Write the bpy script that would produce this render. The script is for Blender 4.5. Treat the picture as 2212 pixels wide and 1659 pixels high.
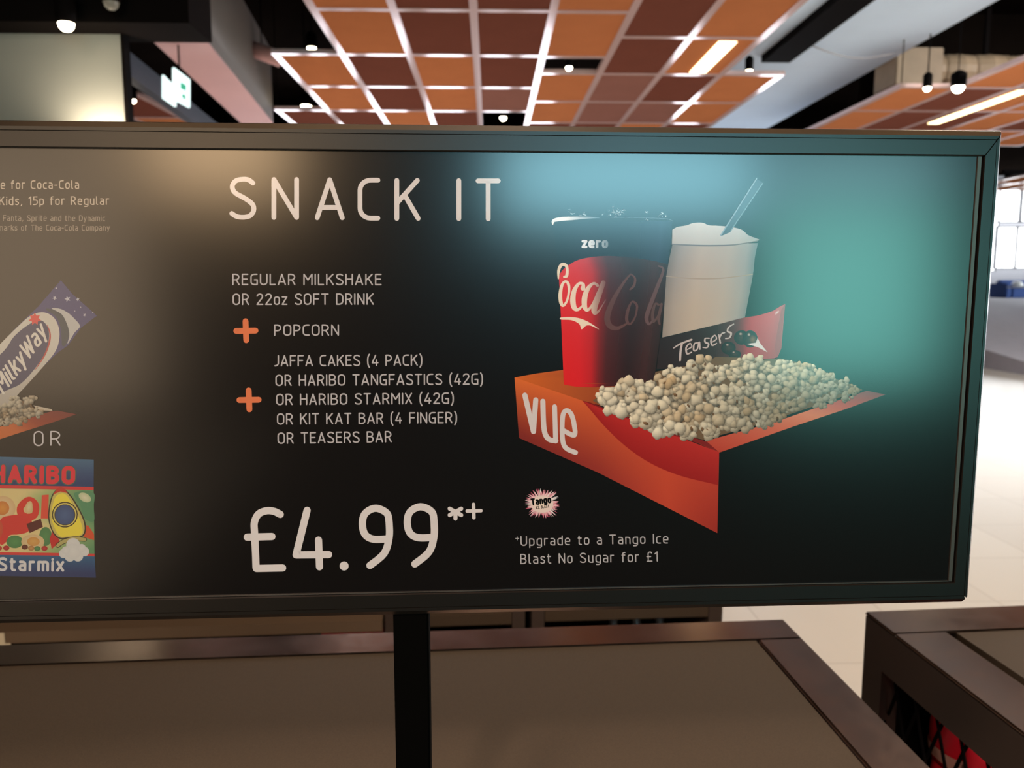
import bpy, bmesh, math, random
import numpy as np
from mathutils import Vector, Matrix
from mathutils.geometry import tessellate_polygon

for o in list(bpy.data.objects):
    bpy.data.objects.remove(o, do_unlink=True)
SC = bpy.context.scene
COL = SC.collection
R = math.radians

# ------------------------------------------------------------------ camera
FPX, YAW, PIT = 1740.0, R(1.58), R(7.16)
CAM = Vector((0, 0, 1.5))
FW = Vector((math.sin(YAW) * math.cos(PIT), math.cos(YAW) * math.cos(PIT), -math.sin(PIT)))
RT = Vector((math.cos(YAW), -math.sin(YAW), 0))
UP = RT.cross(FW)
cd = bpy.data.cameras.new('camera')
cam = bpy.data.objects.new('camera', cd)
COL.objects.link(cam)
cam.matrix_world = Matrix.Translation(CAM) @ Matrix((RT, UP, -FW)).transposed().to_4x4()
cd.sensor_width = 36.0
cd.lens = FPX / 2212 * 36
cd.clip_start = 0.02
cd.clip_end = 200
cd.dof.use_dof = True
cd.dof.focus_distance = 0.63
cd.dof.aperture_fstop = 9.5
SC.camera = cam

# ------------------------------------------------------------------ world, view
w = bpy.data.worlds.new('world')
SC.world = w
w.use_nodes = True
w.node_tree.nodes['Background'].inputs[0].default_value = (0.75, 0.85, 1.0, 1)
w.node_tree.nodes['Background'].inputs[1].default_value = 0.4
SC.view_settings.view_transform = 'Standard'
SC.view_settings.look = 'None'
SC.view_settings.exposure = 0.0
SC.view_settings.gamma = 1.0
SC.view_settings.use_curve_mapping = False

# strengths of everything that gives light
L_DAY = 7.0        # partition windows (daylight)
L_FAR = 5.0
L_SIDE = 13.0   # right-hand windows        # far window wall
L_BLUE, L_TEAL = 14.5, 7.2   # windows behind the photographer
L_WARM, L_WARM2 = 2.5, 12.0  # lit counter wall behind the photographer


def area_lamp(name, loc, target, size, energy, color):
    ld = bpy.data.lights.new(name, 'AREA')
    ld.shape = 'DISK'
    ld.size = size
    ld.energy = energy
    ld.color = color
    o = bpy.data.objects.new(name, ld)
    COL.objects.link(o)
    o.location = loc
    o.rotation_euler = (Vector(target) - Vector(loc)).to_track_quat('-Z', 'Y').to_euler()
    return o


def spot_lamp(name, loc, target, energy, color, angle=60, blend=0.6, radius=0.04):
    ld = bpy.data.lights.new(name, 'SPOT')
    ld.energy = energy
    ld.color = color
    ld.spot_size = R(angle)
    ld.spot_blend = blend
    ld.shadow_soft_size = radius
    o = bpy.data.objects.new(name, ld)
    COL.objects.link(o)
    o.location = loc
    o.rotation_euler = (Vector(target) - Vector(loc)).to_track_quat('-Z', 'Y').to_euler()
    return o


WARM = (1.0, 0.80, 0.58)
# warm ceiling downlights over the queue, behind and above the photographer
area_lamp('downlight_lamp', (-1.3, -1.6, 3.45), (-0.4, 0.6, 1.4), 0.5, 55, (1.0, 0.76, 0.58))
area_lamp('downlight_lamp', (0.1, 1.5, 3.5), (0.1, 1.3, 0.9), 0.3, 22, (1.0, 0.80, 0.62))
spot_lamp('track_lamp', (-0.7, -1.9, 3.45), (-0.05, 0.63, 1.52), 200, (1.0, 0.74, 0.60), 22, 1.0, 0.12)
area_lamp('downlight_lamp', (2.2, 3.0, 3.5), (2.0, 3.0, 0.0), 0.3, 60, WARM)
area_lamp('downlight_lamp', (8.5, 6.0, 4.3), (7.5, 6.5, 0.0), 0.8, 900, (1.0, 0.95, 0.90))
area_lamp('downlight_lamp', (-1.6, 9.6, 2.7), (-1.8, 9.6, 0.0), 0.4, 260, (1.0, 0.84, 0.76))


def ray(px, py):
    return FW + RT * ((px - 1106) / FPX) - UP * ((py - 829.5) / FPX)


def at_z(px, py, z):
    d = ray(px, py)
    return CAM + d * ((z - CAM.z) / d.z)


def at_y(px, py, y):
    d = ray(px, py)
    return CAM + d * (y / d.y)


# ------------------------------------------------------------------ materials
def s2l(c):
    c = c / 255.0
    return c / 12.92 if c <= 0.04045 else ((c + 0.055) / 1.055) ** 2.4


def rgb(r, g, b):
    return (s2l(r), s2l(g), s2l(b), 1.0)


def mat(name, color, rough=0.5, metal=0.0, emit=None, strength=0.0, noise=0.0, nscale=40.0, bump=0.0, spec=0.5, rvar=0.0):
    m = bpy.data.materials.new(name)
    m.use_nodes = True
    nt = m.node_tree
    b = nt.nodes['Principled BSDF']
    b.inputs['Base Color'].default_value = color
    b.inputs['Roughness'].default_value = rough
    b.inputs['Metallic'].default_value = metal
    b.inputs['Specular IOR Level'].default_value = spec
    if emit:
        b.inputs['Emission Color'].default_value = emit
        b.inputs['Emission Strength'].default_value = strength
    if noise or bump or rvar:
        tc = nt.nodes.new('ShaderNodeTexCoord')
        n = nt.nodes.new('ShaderNodeTexNoise')
        n.inputs['Scale'].default_value = nscale
        n.inputs['Detail'].default_value = 4
        nt.links.new(tc.outputs['Object'], n.inputs['Vector'])
        if noise:
            mp = nt.nodes.new('ShaderNodeMapRange')
            mp.inputs['To Min'].default_value = 1 - noise
            mp.inputs['To Max'].default_value = 1 + noise
            nt.links.new(n.outputs['Fac'], mp.inputs['Value'])
            mx = nt.nodes.new('ShaderNodeMix')
            mx.data_type = 'RGBA'
            mx.blend_type = 'MULTIPLY'
            mx.inputs['Factor'].default_value = 1
            mx.inputs['A'].default_value = color
            nt.links.new(mp.outputs['Result'], mx.inputs['B'])
            nt.links.new(mx.outputs['Result'], b.inputs['Base Color'])
        if rvar:
            mr = nt.nodes.new('ShaderNodeMapRange')
            mr.inputs['To Min'].default_value = max(0, rough - rvar)
            mr.inputs['To Max'].default_value = rough + rvar
            nt.links.new(n.outputs['Fac'], mr.inputs['Value'])
            nt.links.new(mr.outputs['Result'], b.inputs['Roughness'])
        if bump:
            bp = nt.nodes.new('ShaderNodeBump')
            bp.inputs['Strength'].default_value = bump
            bp.inputs['Distance'].default_value = 0.002
            nt.links.new(n.outputs['Fac'], bp.inputs['Height'])
            nt.links.new(bp.outputs['Normal'], b.inputs['Normal'])
    return m


def glow(name, color, strength):
    return mat(name, (0.02, 0.02, 0.02, 1), 0.4, emit=color, strength=strength)


POSTER_ROUGH = 0.18


def ink_material():
    m = bpy.data.materials.new('printed_ink')
    m.use_nodes = True
    nt = m.node_tree
    b = nt.nodes['Principled BSDF']
    a = nt.nodes.new('ShaderNodeVertexColor')
    a.layer_name = 'print'
    nt.links.new(a.outputs['Color'], b.inputs['Base Color'])
    b.inputs['Roughness'].default_value = POSTER_ROUGH
    b.inputs['Specular IOR Level'].default_value = 0.85
    return m


INK = ink_material()
M = dict(
    poster=mat('poster_film', (0.0062, 0.005, 0.005, 1), POSTER_ROUGH, noise=0.3, nscale=900, spec=0.85),
    frame=mat('black_anodised', (0.008, 0.0058, 0.0044, 1), 0.31, noise=0.25, nscale=900, bump=0.006, spec=0.62),
    bead=mat('grey_edge_strip', (0.10, 0.09, 0.08, 1), 0.35, metal=0.4),
    post=mat('black_powder_coat', (0.002, 0.0017, 0.0014, 1), 0.6, spec=0.02),
    rim=mat('bronze_metal', (0.135, 0.083, 0.062, 1), 0.19, metal=0.85, noise=0.15, nscale=30, rvar=0.06),
    bronze_side=mat('bronze_sheet', (0.075, 0.055, 0.046, 1), 0.40, metal=0.3, noise=0.1, nscale=20),
    laminate=mat('brown_laminate', (0.072, 0.053, 0.036, 1), 0.75, noise=0.25, nscale=700, bump=0.06, spec=0.12),
    black=mat('matt_black', (0.005, 0.004, 0.004, 1), 0.7, spec=0.02),
    orange=mat('orange_panel', (0.47, 0.170, 0.070, 1), 0.6, noise=0.08, nscale=3, spec=0.0),
    brown=mat('brown_panel', (0.165, 0.058, 0.040, 1), 0.6, noise=0.08, nscale=3, spec=0.0),
    mauve=mat('mauve_panel', (0.25, 0.115, 0.09, 1), 0.6, noise=0.08, nscale=3, spec=0.0),
    grid=mat('pale_grid_metal', (0.78, 0.56, 0.54, 1), 0.14, metal=0.25, spec=0.8),
    slab=mat('dark_ceiling', (0.007, 0.005, 0.004, 1), 0.9, spec=0.0, noise=0.4, nscale=2),
    wall=mat('dark_wall', (0.010, 0.008, 0.008, 1), 0.8, spec=0.0),
    darkmat=mat('dark_mat', (0.022, 0.020, 0.017, 1), 0.9, spec=0.0),
    farwall=mat('grey_far_wall', (0.26, 0.26, 0.28, 1), 0.8),
    shelfwood=mat('brown_shelf_edge', (0.15, 0.105, 0.068, 1), 0.5),
    bluewin2=glow('pale_blue_pane', (0.42, 0.88, 1.0, 1), 6.0),
    navy=mat('navy_wall', (0.022, 0.026, 0.042, 1), 0.6),
    pale=mat('pale_plaster', (0.28, 0.295, 0.275, 1), 0.8, noise=0.06, nscale=3),
    beam=mat('white_bulkhead', (0.56, 0.70, 0.86, 1), 0.8, noise=0.06, nscale=1.5),
    pink=mat('pink_soffit', (0.66, 0.39, 0.385, 1), 0.7, noise=0.08, nscale=2),
    grey=mat('grey_soffit', (0.20, 0.175, 0.165, 1), 0.7),
    duct=mat('beige_duct', (0.30, 0.22, 0.14, 1), 0.6, noise=0.3, nscale=4),
    red=mat('red_wrapper', (0.62, 0.012, 0.025, 1), 0.25, bump=0.5, nscale=40),
    pinkband=mat('pink_band', (0.62, 0.30, 0.24, 1), 0.35),
    cream=mat('cream_card', (0.75, 0.70, 0.55, 1), 0.5),
    blue=mat('blue_fabric', (0.02, 0.06, 0.22, 1), 0.8),
    white=mat('white_top', (0.75, 0.75, 0.70, 1), 0.3),
    steel=mat('grey_metal', (0.25, 0.25, 0.26, 1), 0.4, metal=0.6),
    mullion=mat('window_frame', (0.30, 0.29, 0.30, 1), 0.5),
    carpet=mat('grey_carpet', (0.40, 0.385, 0.43, 1), 0.7, noise=0.1, nscale=5),
    hot=glow('warm_lamp', (1.0, 0.85, 0.58, 1), 30),
    dim=glow('dim_lamp', (1.0, 0.85, 0.6, 1), 0.12),
    amber=glow('amber_strip', (1.0, 0.58, 0.27, 1), 4.5),
    strip=glow('warm_strip', (1.0, 0.78, 0.42, 1), 5.0),
    day=glow('daylight_pane', (0.86, 0.90, 1.0, 1), L_DAY),
    side=glow('side_daylight_pane', (0.86, 0.93, 1.0, 1), L_SIDE),
    far=glow('far_daylight_pane', (0.95, 0.98, 1.0, 1), L_FAR),
    bluewin=glow('blue_daylight_pane', (0.38, 0.85, 1.0, 1), L_BLUE),
    tealwin=glow('teal_screen_pane', (0.30, 1.0, 0.88, 1), L_TEAL),
    warmwall=glow('lit_counter_wall', (1.0, 0.73, 0.48, 1), L_WARM),
    warmspot=glow('lit_counter_sign', (1.0, 0.66, 0.36, 1), L_WARM2),
    exitwhite=glow('exit_white', (0.80, 1.0, 0.97, 1), 1.6),
    exitgreen=glow('exit_green', (0.02, 0.55, 0.30, 1), 0.8),
)


def floor_material():
    m = bpy.data.materials.new('pale_floor_tile')
    m.use_nodes = True
    nt = m.node_tree
    b = nt.nodes['Principled BSDF']
    tc = nt.nodes.new('ShaderNodeTexCoord')
    br = nt.nodes.new('ShaderNodeTexBrick')
    br.offset = 0
    br.inputs['Color1'].default_value = (0.52, 0.49, 0.44, 1)
    br.inputs['Color2'].default_value = (0.56, 0.53, 0.475, 1)
    br.inputs['Mortar'].default_value = (0.40, 0.37, 0.33, 1)
    br.inputs['Scale'].default_value = 1.0
    br.inputs['Mortar Size'].default_value = 0.004
    br.inputs['Brick Width'].default_value = 0.6
    br.inputs['Row Height'].default_value = 0.6
    nt.links.new(tc.outputs['Object'], br.inputs['Vector'])
    nt.links.new(br.outputs['Color'], b.inputs['Base Color'])
    b.inputs['Roughness'].default_value = 0.28
    return m


M['floor'] = floor_material()


# ------------------------------------------------------------------ mesh helpers
class MB:
    def __init__(self):
        self.v, self.f = [], []

    def add(self, vs, fs):
        n = len(self.v)
        self.v += [tuple(x) for x in vs]
        self.f += [tuple(i + n for i in f) for f in fs]

    def box(self, lo, hi, mx=None):
        (a, b, c), (d, e, g) = lo, hi
        vs = [Vector(p) for p in ((a, b, c), (d, b, c), (d, e, c), (a, e, c), (a, b, g), (d, b, g), (d, e, g), (a, e, g))]
        if mx is not None:
            vs = [mx @ p for p in vs]
        self.add(vs, [(0, 3, 2, 1), (4, 5, 6, 7), (0, 1, 5, 4), (1, 2, 6, 5), (2, 3, 7, 6), (3, 0, 4, 7)])

    def prism(self, pts, z0, z1):
        """Vertical prism over a counter-clockwise outline."""
        n = len(pts)
        vs = [(x, y, z0) for x, y in pts] + [(x, y, z1) for x, y in pts]
        self.add(vs, [tuple(range(n))[::-1], tuple(range(n, 2 * n))] + [(i, (i + 1) % n, n + (i + 1) % n, n + i) for i in range(n)])

    def loft(self, rings, close=True):
        n = len(rings[0])
        vs = [p for r in rings for p in r]
        fs = []
        for k in range(len(rings) - 1):
            for i in range(n):
                j = (i + 1) % n
                fs.append((k * n + i, k * n + j, (k + 1) * n + j, (k + 1) * n + i))
        if close:
            fs.append(tuple(range(n))[::-1])
            fs.append(tuple(range((len(rings) - 1) * n, len(rings) * n)))
        self.add(vs, fs)

    def tube(self, pts, r, n=10):
        pts = [Vector(p) for p in pts]
        rings = []
        for i, p in enumerate(pts):
            t = (pts[min(i + 1, len(pts) - 1)] - pts[max(i - 1, 0)]).normalized()
            a = t.orthogonal().normalized()
            b = t.cross(a)
            rr = r[i] if isinstance(r, (list, tuple)) else r
            rings.append([p + (a * math.cos(2 * math.pi * k / n) + b * math.sin(2 * math.pi * k / n)) * rr for k in range(n)])
        # keep rings aligned
        self.loft(rings)

    def lathe(self, prof, c=(0, 0, 0), n=16):
        rings = [[(c[0] + r * math.cos(2 * math.pi * k / n), c[1] + r * math.sin(2 * math.pi * k / n), c[2] + z) for k in range(n)] for r, z in prof]
        self.loft(rings)

    def build(self, name, material, parent=None, smooth=False, bevel=0.0):
        me = bpy.data.meshes.new(name)
        me.from_pydata(self.v, [], self.f)
        me.update()
        bm = bmesh.new()
        bm.from_mesh(me)
        bmesh.ops.recalc_face_normals(bm, faces=bm.faces)
        if bevel:
            es = [e for e in bm.edges if len(e.link_faces) == 2 and e.calc_face_angle(0) > 0.6]
            bmesh.ops.bevel(bm, geom=es, offset=bevel, segments=2, affect='EDGES', clamp_overlap=True)
        bm.to_mesh(me)
        bm.free()
        me.materials.append(material)
        if smooth:
            for p in me.polygons:
                p.use_smooth = True
        o = bpy.data.objects.new(name, me)
        COL.objects.link(o)
        if parent:
            o.parent = parent
        return o


def tag(o, label=None, cat=None, group=None, kind=None):
    for k, v in (('label', label), ('category', cat), ('group', group), ('kind', kind)):
        if v:
            o[k] = v
    return o


def empty(name, loc, rz=0.0):
    o = bpy.data.objects.new(name, None)
    o.location = loc
    o.rotation_euler = (0, 0, rz)
    o.empty_display_size = 0.1
    COL.objects.link(o)
    return o


def one(name, fn, material, parent=None, **k):
    mb = MB()
    fn(mb)
    return mb.build(name, material, parent, **k)


def boxpart(name, lo, hi, material, parent=None, **k):
    return one(name, lambda m: m.box(lo, hi), material, parent, **k)


def struct(o):
    o['kind'] = 'structure'
    return o


# ================================================================== SETTING
X0, X1, Y0, Y1, ZC = -7.0, 21.0, -8.0, 26.0, 4.9
struct(boxpart('floor', (X0, Y0, -0.1), (X1, Y1, 0), M['floor']))
struct(boxpart('ceiling', (X0, Y0, ZC), (X1, Y1, ZC + 0.1), M['slab']))
struct(boxpart('wall_left', (X0 - 0.1, Y0, 0), (X0, Y1, ZC), M['wall']))
struct(boxpart('wall_right', (X1, Y0, 0), (X1 + 0.1, Y1, ZC), M['wall']))
struct(boxpart('wall_back', (X0, Y1, 0), (X1, Y1 + 0.1, ZC), M['farwall']))
struct(boxpart('wall_front', (X0, Y0 - 0.1, 0), (X1, Y0, ZC), M['wall']))

struct(boxpart('floor_carpet', (-1.6, Y0, 0.0), (X1, -0.4, 0.006), M['darkmat']))

# carpeted ramp and landing at the far right
struct(one('floor_ramp', lambda m: m.loft([[(8.75, 10.8, 0.001), (8.75, 21, 0.001), (8.75, 25.6, 0.001), (8.75, 25.6, 1.06), (8.75, 21, 1.06)],
                                           [(20.9, 10.8, 0.001), (20.9, 21, 0.001), (20.9, 25.6, 0.001), (20.9, 25.6, 1.06), (20.9, 21, 1.06)]]), M['carpet']))

# partition of the hall with tall daylight windows; the sign hides most of it
PY = 15.0
struct(boxpart('wall_partition', (-6.9, PY + 0.05, 0), (8.6, PY + 0.2, 4.3), M['wall']))
WN = [0]


def window(x0, x1, z0, z1, y, pane, face=-1, bars=1):
    """A framed pane standing just in front of its wall."""
    WN[0] += 1
    r = empty('window_%d' % WN[0], ((x0 + x1) / 2, y, z0))
    r['kind'] = 'structure'
    h, w2, f = z1 - z0, (x1 - x0) / 2, 0.05
    mb = MB()
    mb.box((-w2 - f, -0.05, -f), (w2 + f, 0.03, 0))
    mb.box((-w2 - f, -0.05, h), (w2 + f, 0.03, h + f))
    mb.box((-w2 - f, -0.05, 0), (-w2, 0.03, h))
    mb.box((w2, -0.05, 0), (w2 + f, 0.03, h))
    for k in range(1, bars):
        zz = h * k / bars
        mb.box((-w2, -0.04, zz - 0.03), (w2, 0.03, zz + 0.03))
    mb.build('window_frame', M['mullion'], r)
    boxpart('pane', (-w2, -0.01, 0), (w2, 0.01, h), pane, r)
    return r


for a, b in ((500, 560), (595, 672), (686, 732), (744, 786), (803, 893), (926, 1012), (1042, 1106), (1122, 1198), (1440, 1502), (1620, 1682)):
    xa, xb = (a - 1058) / FPX * PY, (b - 1058) / FPX * PY
    window(xa + 0.05, xb - 0.05, 1.25, 3.45, PY, M['day'])

# far window wall seen past the sign's edge
FY = 25.4
for a, b, t, bt in ((2060, 2146, 412, 584), (2152, 2202, 412, 478), (2206, 2290, 412, 478)):
    p, q = at_y(a, t, FY), at_y(b, bt, FY)
    window(p.x, q.x, q.z, p.z, FY, M['far'])
for a, b, t, bt in ((2152, 2190, 492, 578), (2198, 2290, 492, 578)):
    p, q = at_y(a, t, FY), at_y(b, bt, FY)
    window(p.x, q.x, q.z, p.z, FY, M['far'], bars=1)

# tall windows along the wall at the far right
for yy in (9.5, 12.5, 15.5, 18.5, 21.5):
    WN[0] += 1
    r_ = empty('window_%d' % WN[0], (X1 - 0.1, yy, 0.9))
    r_['kind'] = 'structure'
    mb = MB()
    for lo, hi in (((-0.05, -1.25, -0.05), (0.05, 1.25, 0)), ((-0.05, -1.25, 3.0), (0.05, 1.25, 3.05)), ((-0.05, -1.25, 0), (0.05, -1.2, 3.0)), ((-0.05, 1.2, 0), (0.05, 1.25, 3.0))):
        mb.box(lo, hi)
    mb.build('window_frame', M['mullion'], r_)
    boxpart('pane', (-0.01, -1.2, 0), (0.01, 1.2, 3.0), M['side'], r_)

# windows and lit counter wall behind the photographer
window(0.60, 3.50, 2.27, 3.12, Y0 + 0.1, M['bluewin'])
window(3.66, 5.75, 0.35, 2.36, Y0 + 0.1, M['tealwin'])
window(3.75, 5.75, 2.46, 3.12, Y0 + 0.1, M['bluewin2'])
window(-6.8, -3.3, 0.2, 3.4, Y0 + 0.1, M['warmwall'])
window(-3.15, -1.75, 2.5, 3.5, Y0 + 0.1, M['warmspot'])

# ---- left: pale wall, black bulkhead, navy wall, pink beam
struct(boxpart('wall_pale', (-3.9, 4.5, 0), (-1.94, 4.56, 2.83), M['pale']))
struct(boxpart('trim_1', (-1.94, 4.49, 0), (-1.922, 4.56, 2.83), M['black']))
struct(boxpart('trim_2', (-4.2, 4.3, 2.80), (-1.51, 4.64, ZC), M['black']))
struct(one('trim_3', lambda m: m.loft([[(-3.05, 6.2, 3.24), (-2.95, 6.2, 3.24), (-2.95, 6.2, 3.449), (-3.05, 6.2, 3.449)], [(-3.85, 14.6, 3.30), (-3.75, 14.6, 3.30), (-3.75, 14.6, 3.449), (-3.85, 14.6, 3.449)]]), M['navy']))
pz = 3.45
pA, pB = at_z(250, 15, pz), at_z(388, 20, pz)
pC, pD = at_z(530, 275, pz), at_z(590, 268, pz)
beam_pts = [(pA.x, pA.y), (pB.x, pB.y), (pD.x, pD.y), (pC.x, pC.y)]
struct(one('ceiling_beam', lambda m: m.prism(beam_pts, pz, pz + 0.02), M['pink']))
beam_side = [(pB.x - 0.12, pB.y), (pB.x, pB.y), (pD.x, pD.y), (pD.x - 0.12, pD.y)]
struct(one('ceiling_beam_side', lambda m: m.prism(beam_side, pz + 0.021, 4.35), M['grey']))

# ---- right: long pale beam with a black duct under it
struct(boxpart('ceiling_beam_pale', (2.45, 2.5, 4.10), (4.72, 14.6, ZC), M['beam']))

# ================================================================== MENU SIGN
A = R(1.56)
SU = Vector((math.cos(A), math.sin(A), 0))
SN = Vector((math.sin(A), -math.cos(A), 0))
fh = Vector((FW.x, FW.y, 0)).normalized()
SO = CAM + fh * 0.63
SO.z = 0


def S(px, py):
    """Where a point of the sign's print lies, in the sign's own width and height."""
    d = ray(px, py)
    t = (SO - CAM).dot(SN) / d.dot(SN)
    p = CAM + d * t
    return ((p - SO).dot(SU), p.z)


sign = empty('menu_board', SO, A)
tag(sign, 'wide black-framed snack menu board with printed meal deal, on a slim black post', 'menu board')
UL, UR, ZT, ZB = -1.05, 0.3850, 1.6185, 1.2325     # outer frame
IL, IR, IT, IB = -1.031, 0.3702, 1.5985, 1.2515    # opening
PROF = [(0.0, 0.018), (0.0, -0.0022), (0.04, -0.0030), (0.60, -0.0030), (0.615, -0.0024), (0.63, -0.0030), (0.76, -0.0030), (0.97, 0.0006), (1.0, 0.0022), (1.0, 0.018)]


def rail(name, kind):
    rings = [[], []]
    g = 0.0004
    for t, y in PROF:
        l, r = IL + (UL - IL) * t, IR + (UR - IR) * t
        zt, zb = IT + (ZT - IT) * t, IB + (ZB - IB) * t
        cut = 0.005 * max(0.0, (t - 0.7) / 0.3)      # softened lower corner
        if kind == 'top':
            rings[0].append((l + g, y, zt)); rings[1].append((r - g, y, zt))
        elif kind == 'bottom':
            rings[0].append((l + g, y, zb)); rings[1].append((r - cut, y, zb))
        elif kind == 'right':
            rings[0].append((r, y, zb + cut)); rings[1].append((r, y, zt - 2 * g))
        else:
            rings[0].append((l, y, zb + g)); rings[1].append((l, y, zt - g))
    return one(name, lambda m: m.loft(rings), M['frame'], sign)


for k in ('top', 'bottom', 'right', 'left'):
    rail('frame_rail', k)
boxpart('back_plate', (UL + 0.004, 0.0021, ZB + 0.004), (UR - 0.004, 0.017, ZT - 0.004), M['frame'], sign)
bead = MB()
bead.box((0.3662, -0.0012, IB + 0.0004), (0.3690, 0.0019, IT - 0.0002))
bead.box((IL, -0.0012, IB + 0.0003), (0.3690, 0.0019, IB + 0.0010))
tag(bead.build('edge_strip', M['bead'], sign), 'thin grey edge strip')
poster = boxpart('poster', (IL + 0.001, 0.0, IB - 0.002), (0.3695, 0.002, IT + 0.002), M['poster'], sign)
boxpart('post', (-0.0970, 0.003, 0.012), (-0.0682, 0.030, ZB + 0.02), M['post'], sign, bevel=0.0015)
boxpart('base_plate', (-0.2226, -0.13, 0.0), (0.0574, 0.034, 0.012), M['post'], sign, bevel=0.002)

# ------------------------------------------------------------------ print
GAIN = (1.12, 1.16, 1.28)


class Art:
    """Flat inks of the poster, one object per printed motif."""

    def __init__(self, name, conv=None, base=0):
        self.name, self.v, self.f, self.c = name, [], [], []
        self.k = conv or (1.0, 0.0, 0.0)
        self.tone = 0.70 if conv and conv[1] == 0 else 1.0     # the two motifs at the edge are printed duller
        self.y = -0.00005 - base * 6.0e-5

    def step(self):
        self.y -= 1.0e-6

    def P(self, x, y):
        s, ox, oy = self.k
        u, z = S(ox + x * s, oy + y * s)
        return (u, self.y, z)

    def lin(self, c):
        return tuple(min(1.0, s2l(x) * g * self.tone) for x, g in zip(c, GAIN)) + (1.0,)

    def addf(self, pts, faces, cols):
        n = len(self.v)
        self.v += [self.P(*p) for p in pts]
        self.c += [self.lin(c) for c in cols]
        self.f += [tuple(i + n for i in f) for f in faces]

    def poly(self, pts, col):
        tri = tessellate_polygon([[Vector((x, y, 0)) for x, y in pts]])
        cols = [col(x, y) if callable(col) else col for x, y in pts]
        self.addf(pts, [tuple(t) for t in tri], cols)
        self.step()

    def strip(self, a, b, col, n=24, m=14):
        """Gradient patch between two side curves; col(s across, t along)."""
        A_, B_ = resample(a, n), resample(b, n)
        pts, cols, fs = [], [], []
        for i in range(n):
            for j in range(m):
                s = j / (m - 1)
                pts.append((A_[i][0] + (B_[i][0] - A_[i][0]) * s, A_[i][1] + (B_[i][1] - A_[i][1]) * s))
                cols.append(col(s, i / (n - 1)))
        for i in range(n - 1):
            for j in range(m - 1):
                fs.append((i * m + j, i * m + j + 1, (i + 1) * m + j + 1, (i + 1) * m + j))
        self.addf(pts, fs, cols)
        self.step()

    def disc(self, cx, cy, rx, ry, col, edge=None, n=22, rot=0.0):
        pts = [(cx, cy)]
        for k in range(n):
            a = 2 * math.pi * k / n
            x, y = rx * math.cos(a), ry * math.sin(a)
            pts.append((cx + x * math.cos(rot) - y * math.sin(rot), cy + x * math.sin(rot) + y * math.cos(rot)))
        self.addf(pts, [(0, 1 + k, 1 + (k + 1) % n) for k in range(n)], [col] + [edge or col] * n)
        self.step()

    def star(self, cx, cy, r, col, n=5, inner=0.45, rot=-math.pi / 2):
        self.poly([(cx + (r if k % 2 == 0 else r * inner) * math.cos(rot + math.pi * k / n),
                    cy + (r if k % 2 == 0 else r * inner) * math.sin(rot + math.pi * k / n)) for k in range(2 * n)], col)

    def stroke(self, pts, wd, col, closed=False):
        """Round-ended pen stroke of even or given width."""
        pts = [tuple(p) for p in pts]
        if closed:
            pts = pts + [pts[0]]
        W = lambda i: pts[i][2] if len(pts[i]) > 2 else wd
        C = lambda p: col(p[0], p[1]) if callable(col) else col
        runs, cur = [], [0]
        for i in range(1, len(pts)):
            cur.append(i)
            if i < len(pts) - 1:
                ax, ay = pts[i][0] - pts[i - 1][0], pts[i][1] - pts[i - 1][1]
                bx, by = pts[i + 1][0] - pts[i][0], pts[i + 1][1] - pts[i][1]
                if abs(math.atan2(ax * by - ay * bx, ax * bx + ay * by)) > 0.75:
                    runs.append(cur)
                    cur = [i]
        runs.append(cur)
        ends = []
        for r in runs:
            L, Rr = [], []
            for q, i in enumerate(r):
                p0, p1 = pts[r[max(q - 1, 0)]], pts[r[min(q + 1, len(r) - 1)]]
                dx, dy = p1[0] - p0[0], p1[1] - p0[1]
                l = math.hypot(dx, dy) or 1
                nx, ny = -dy / l * W(i) / 2, dx / l * W(i) / 2
                L.append((pts[i][0] + nx, pts[i][1] + ny))
                Rr.append((pts[i][0] - nx, pts[i][1] - ny))
            n = len(r)
            self.y -= 1e-7
            self.addf(L + Rr, [(k, k + 1, n + k + 1, n + k) for k in range(n - 1)], [C(p) for p in L + Rr])
            ends += [r[0], r[-1]]
        for i in sorted(set(ends)):
            self.y -= 1e-7
            w2 = W(i) / 2
            n = 12
            q = [(pts[i][0], pts[i][1])] + [(pts[i][0] + w2 * math.cos(2 * math.pi * k / n), pts[i][1] + w2 * math.sin(2 * math.pi * k / n)) for k in range(n)]
            self.addf(q, [(0, 1 + k, 1 + (k + 1) % n) for k in range(n)], [C(p) for p in q])

    def brush(self, pts, col, wd=4, n=6, closed=False):
        self.stroke(smooth(pts, n, closed), wd, col, closed)

    def build(self, parent=None, label=None):
        me = bpy.data.meshes.new(self.name)
        me.from_pydata(self.v, [], self.f)
        me.update()
        at = me.color_attributes.new('print', 'FLOAT_COLOR', 'POINT')
        at.data.foreach_set('color', np.array(self.c, dtype=np.float32).ravel())
        bm = bmesh.new()
        bm.from_mesh(me)
        for f in bm.faces:
            f.normal_update()
            if f.normal.y > 0:
                f.normal_flip()
        bm.to_mesh(me)
        bm.free()
        me.materials.append(INK)
        o = bpy.data.objects.new(self.name, me)
        COL.objects.link(o)
        o.parent = parent or poster
        if label:
            o['label'] = label
        return o


def resample(pts, n):
    d = [0.0]
    for a, b in zip(pts, pts[1:]):
        d.append(d[-1] + math.hypot(b[0] - a[0], b[1] - a[1]))
    out, j = [], 0
    for i in range(n):
        t = d[-1] * i / (n - 1)
        while j < len(pts) - 2 and d[j + 1] < t:
            j += 1
        s = (t - d[j]) / max(d[j + 1] - d[j], 1e-9)
        out.append((pts[j][0] + (pts[j + 1][0] - pts[j][0]) * s, pts[j][1] + (pts[j + 1][1] - pts[j][1]) * s))
    return out


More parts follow.
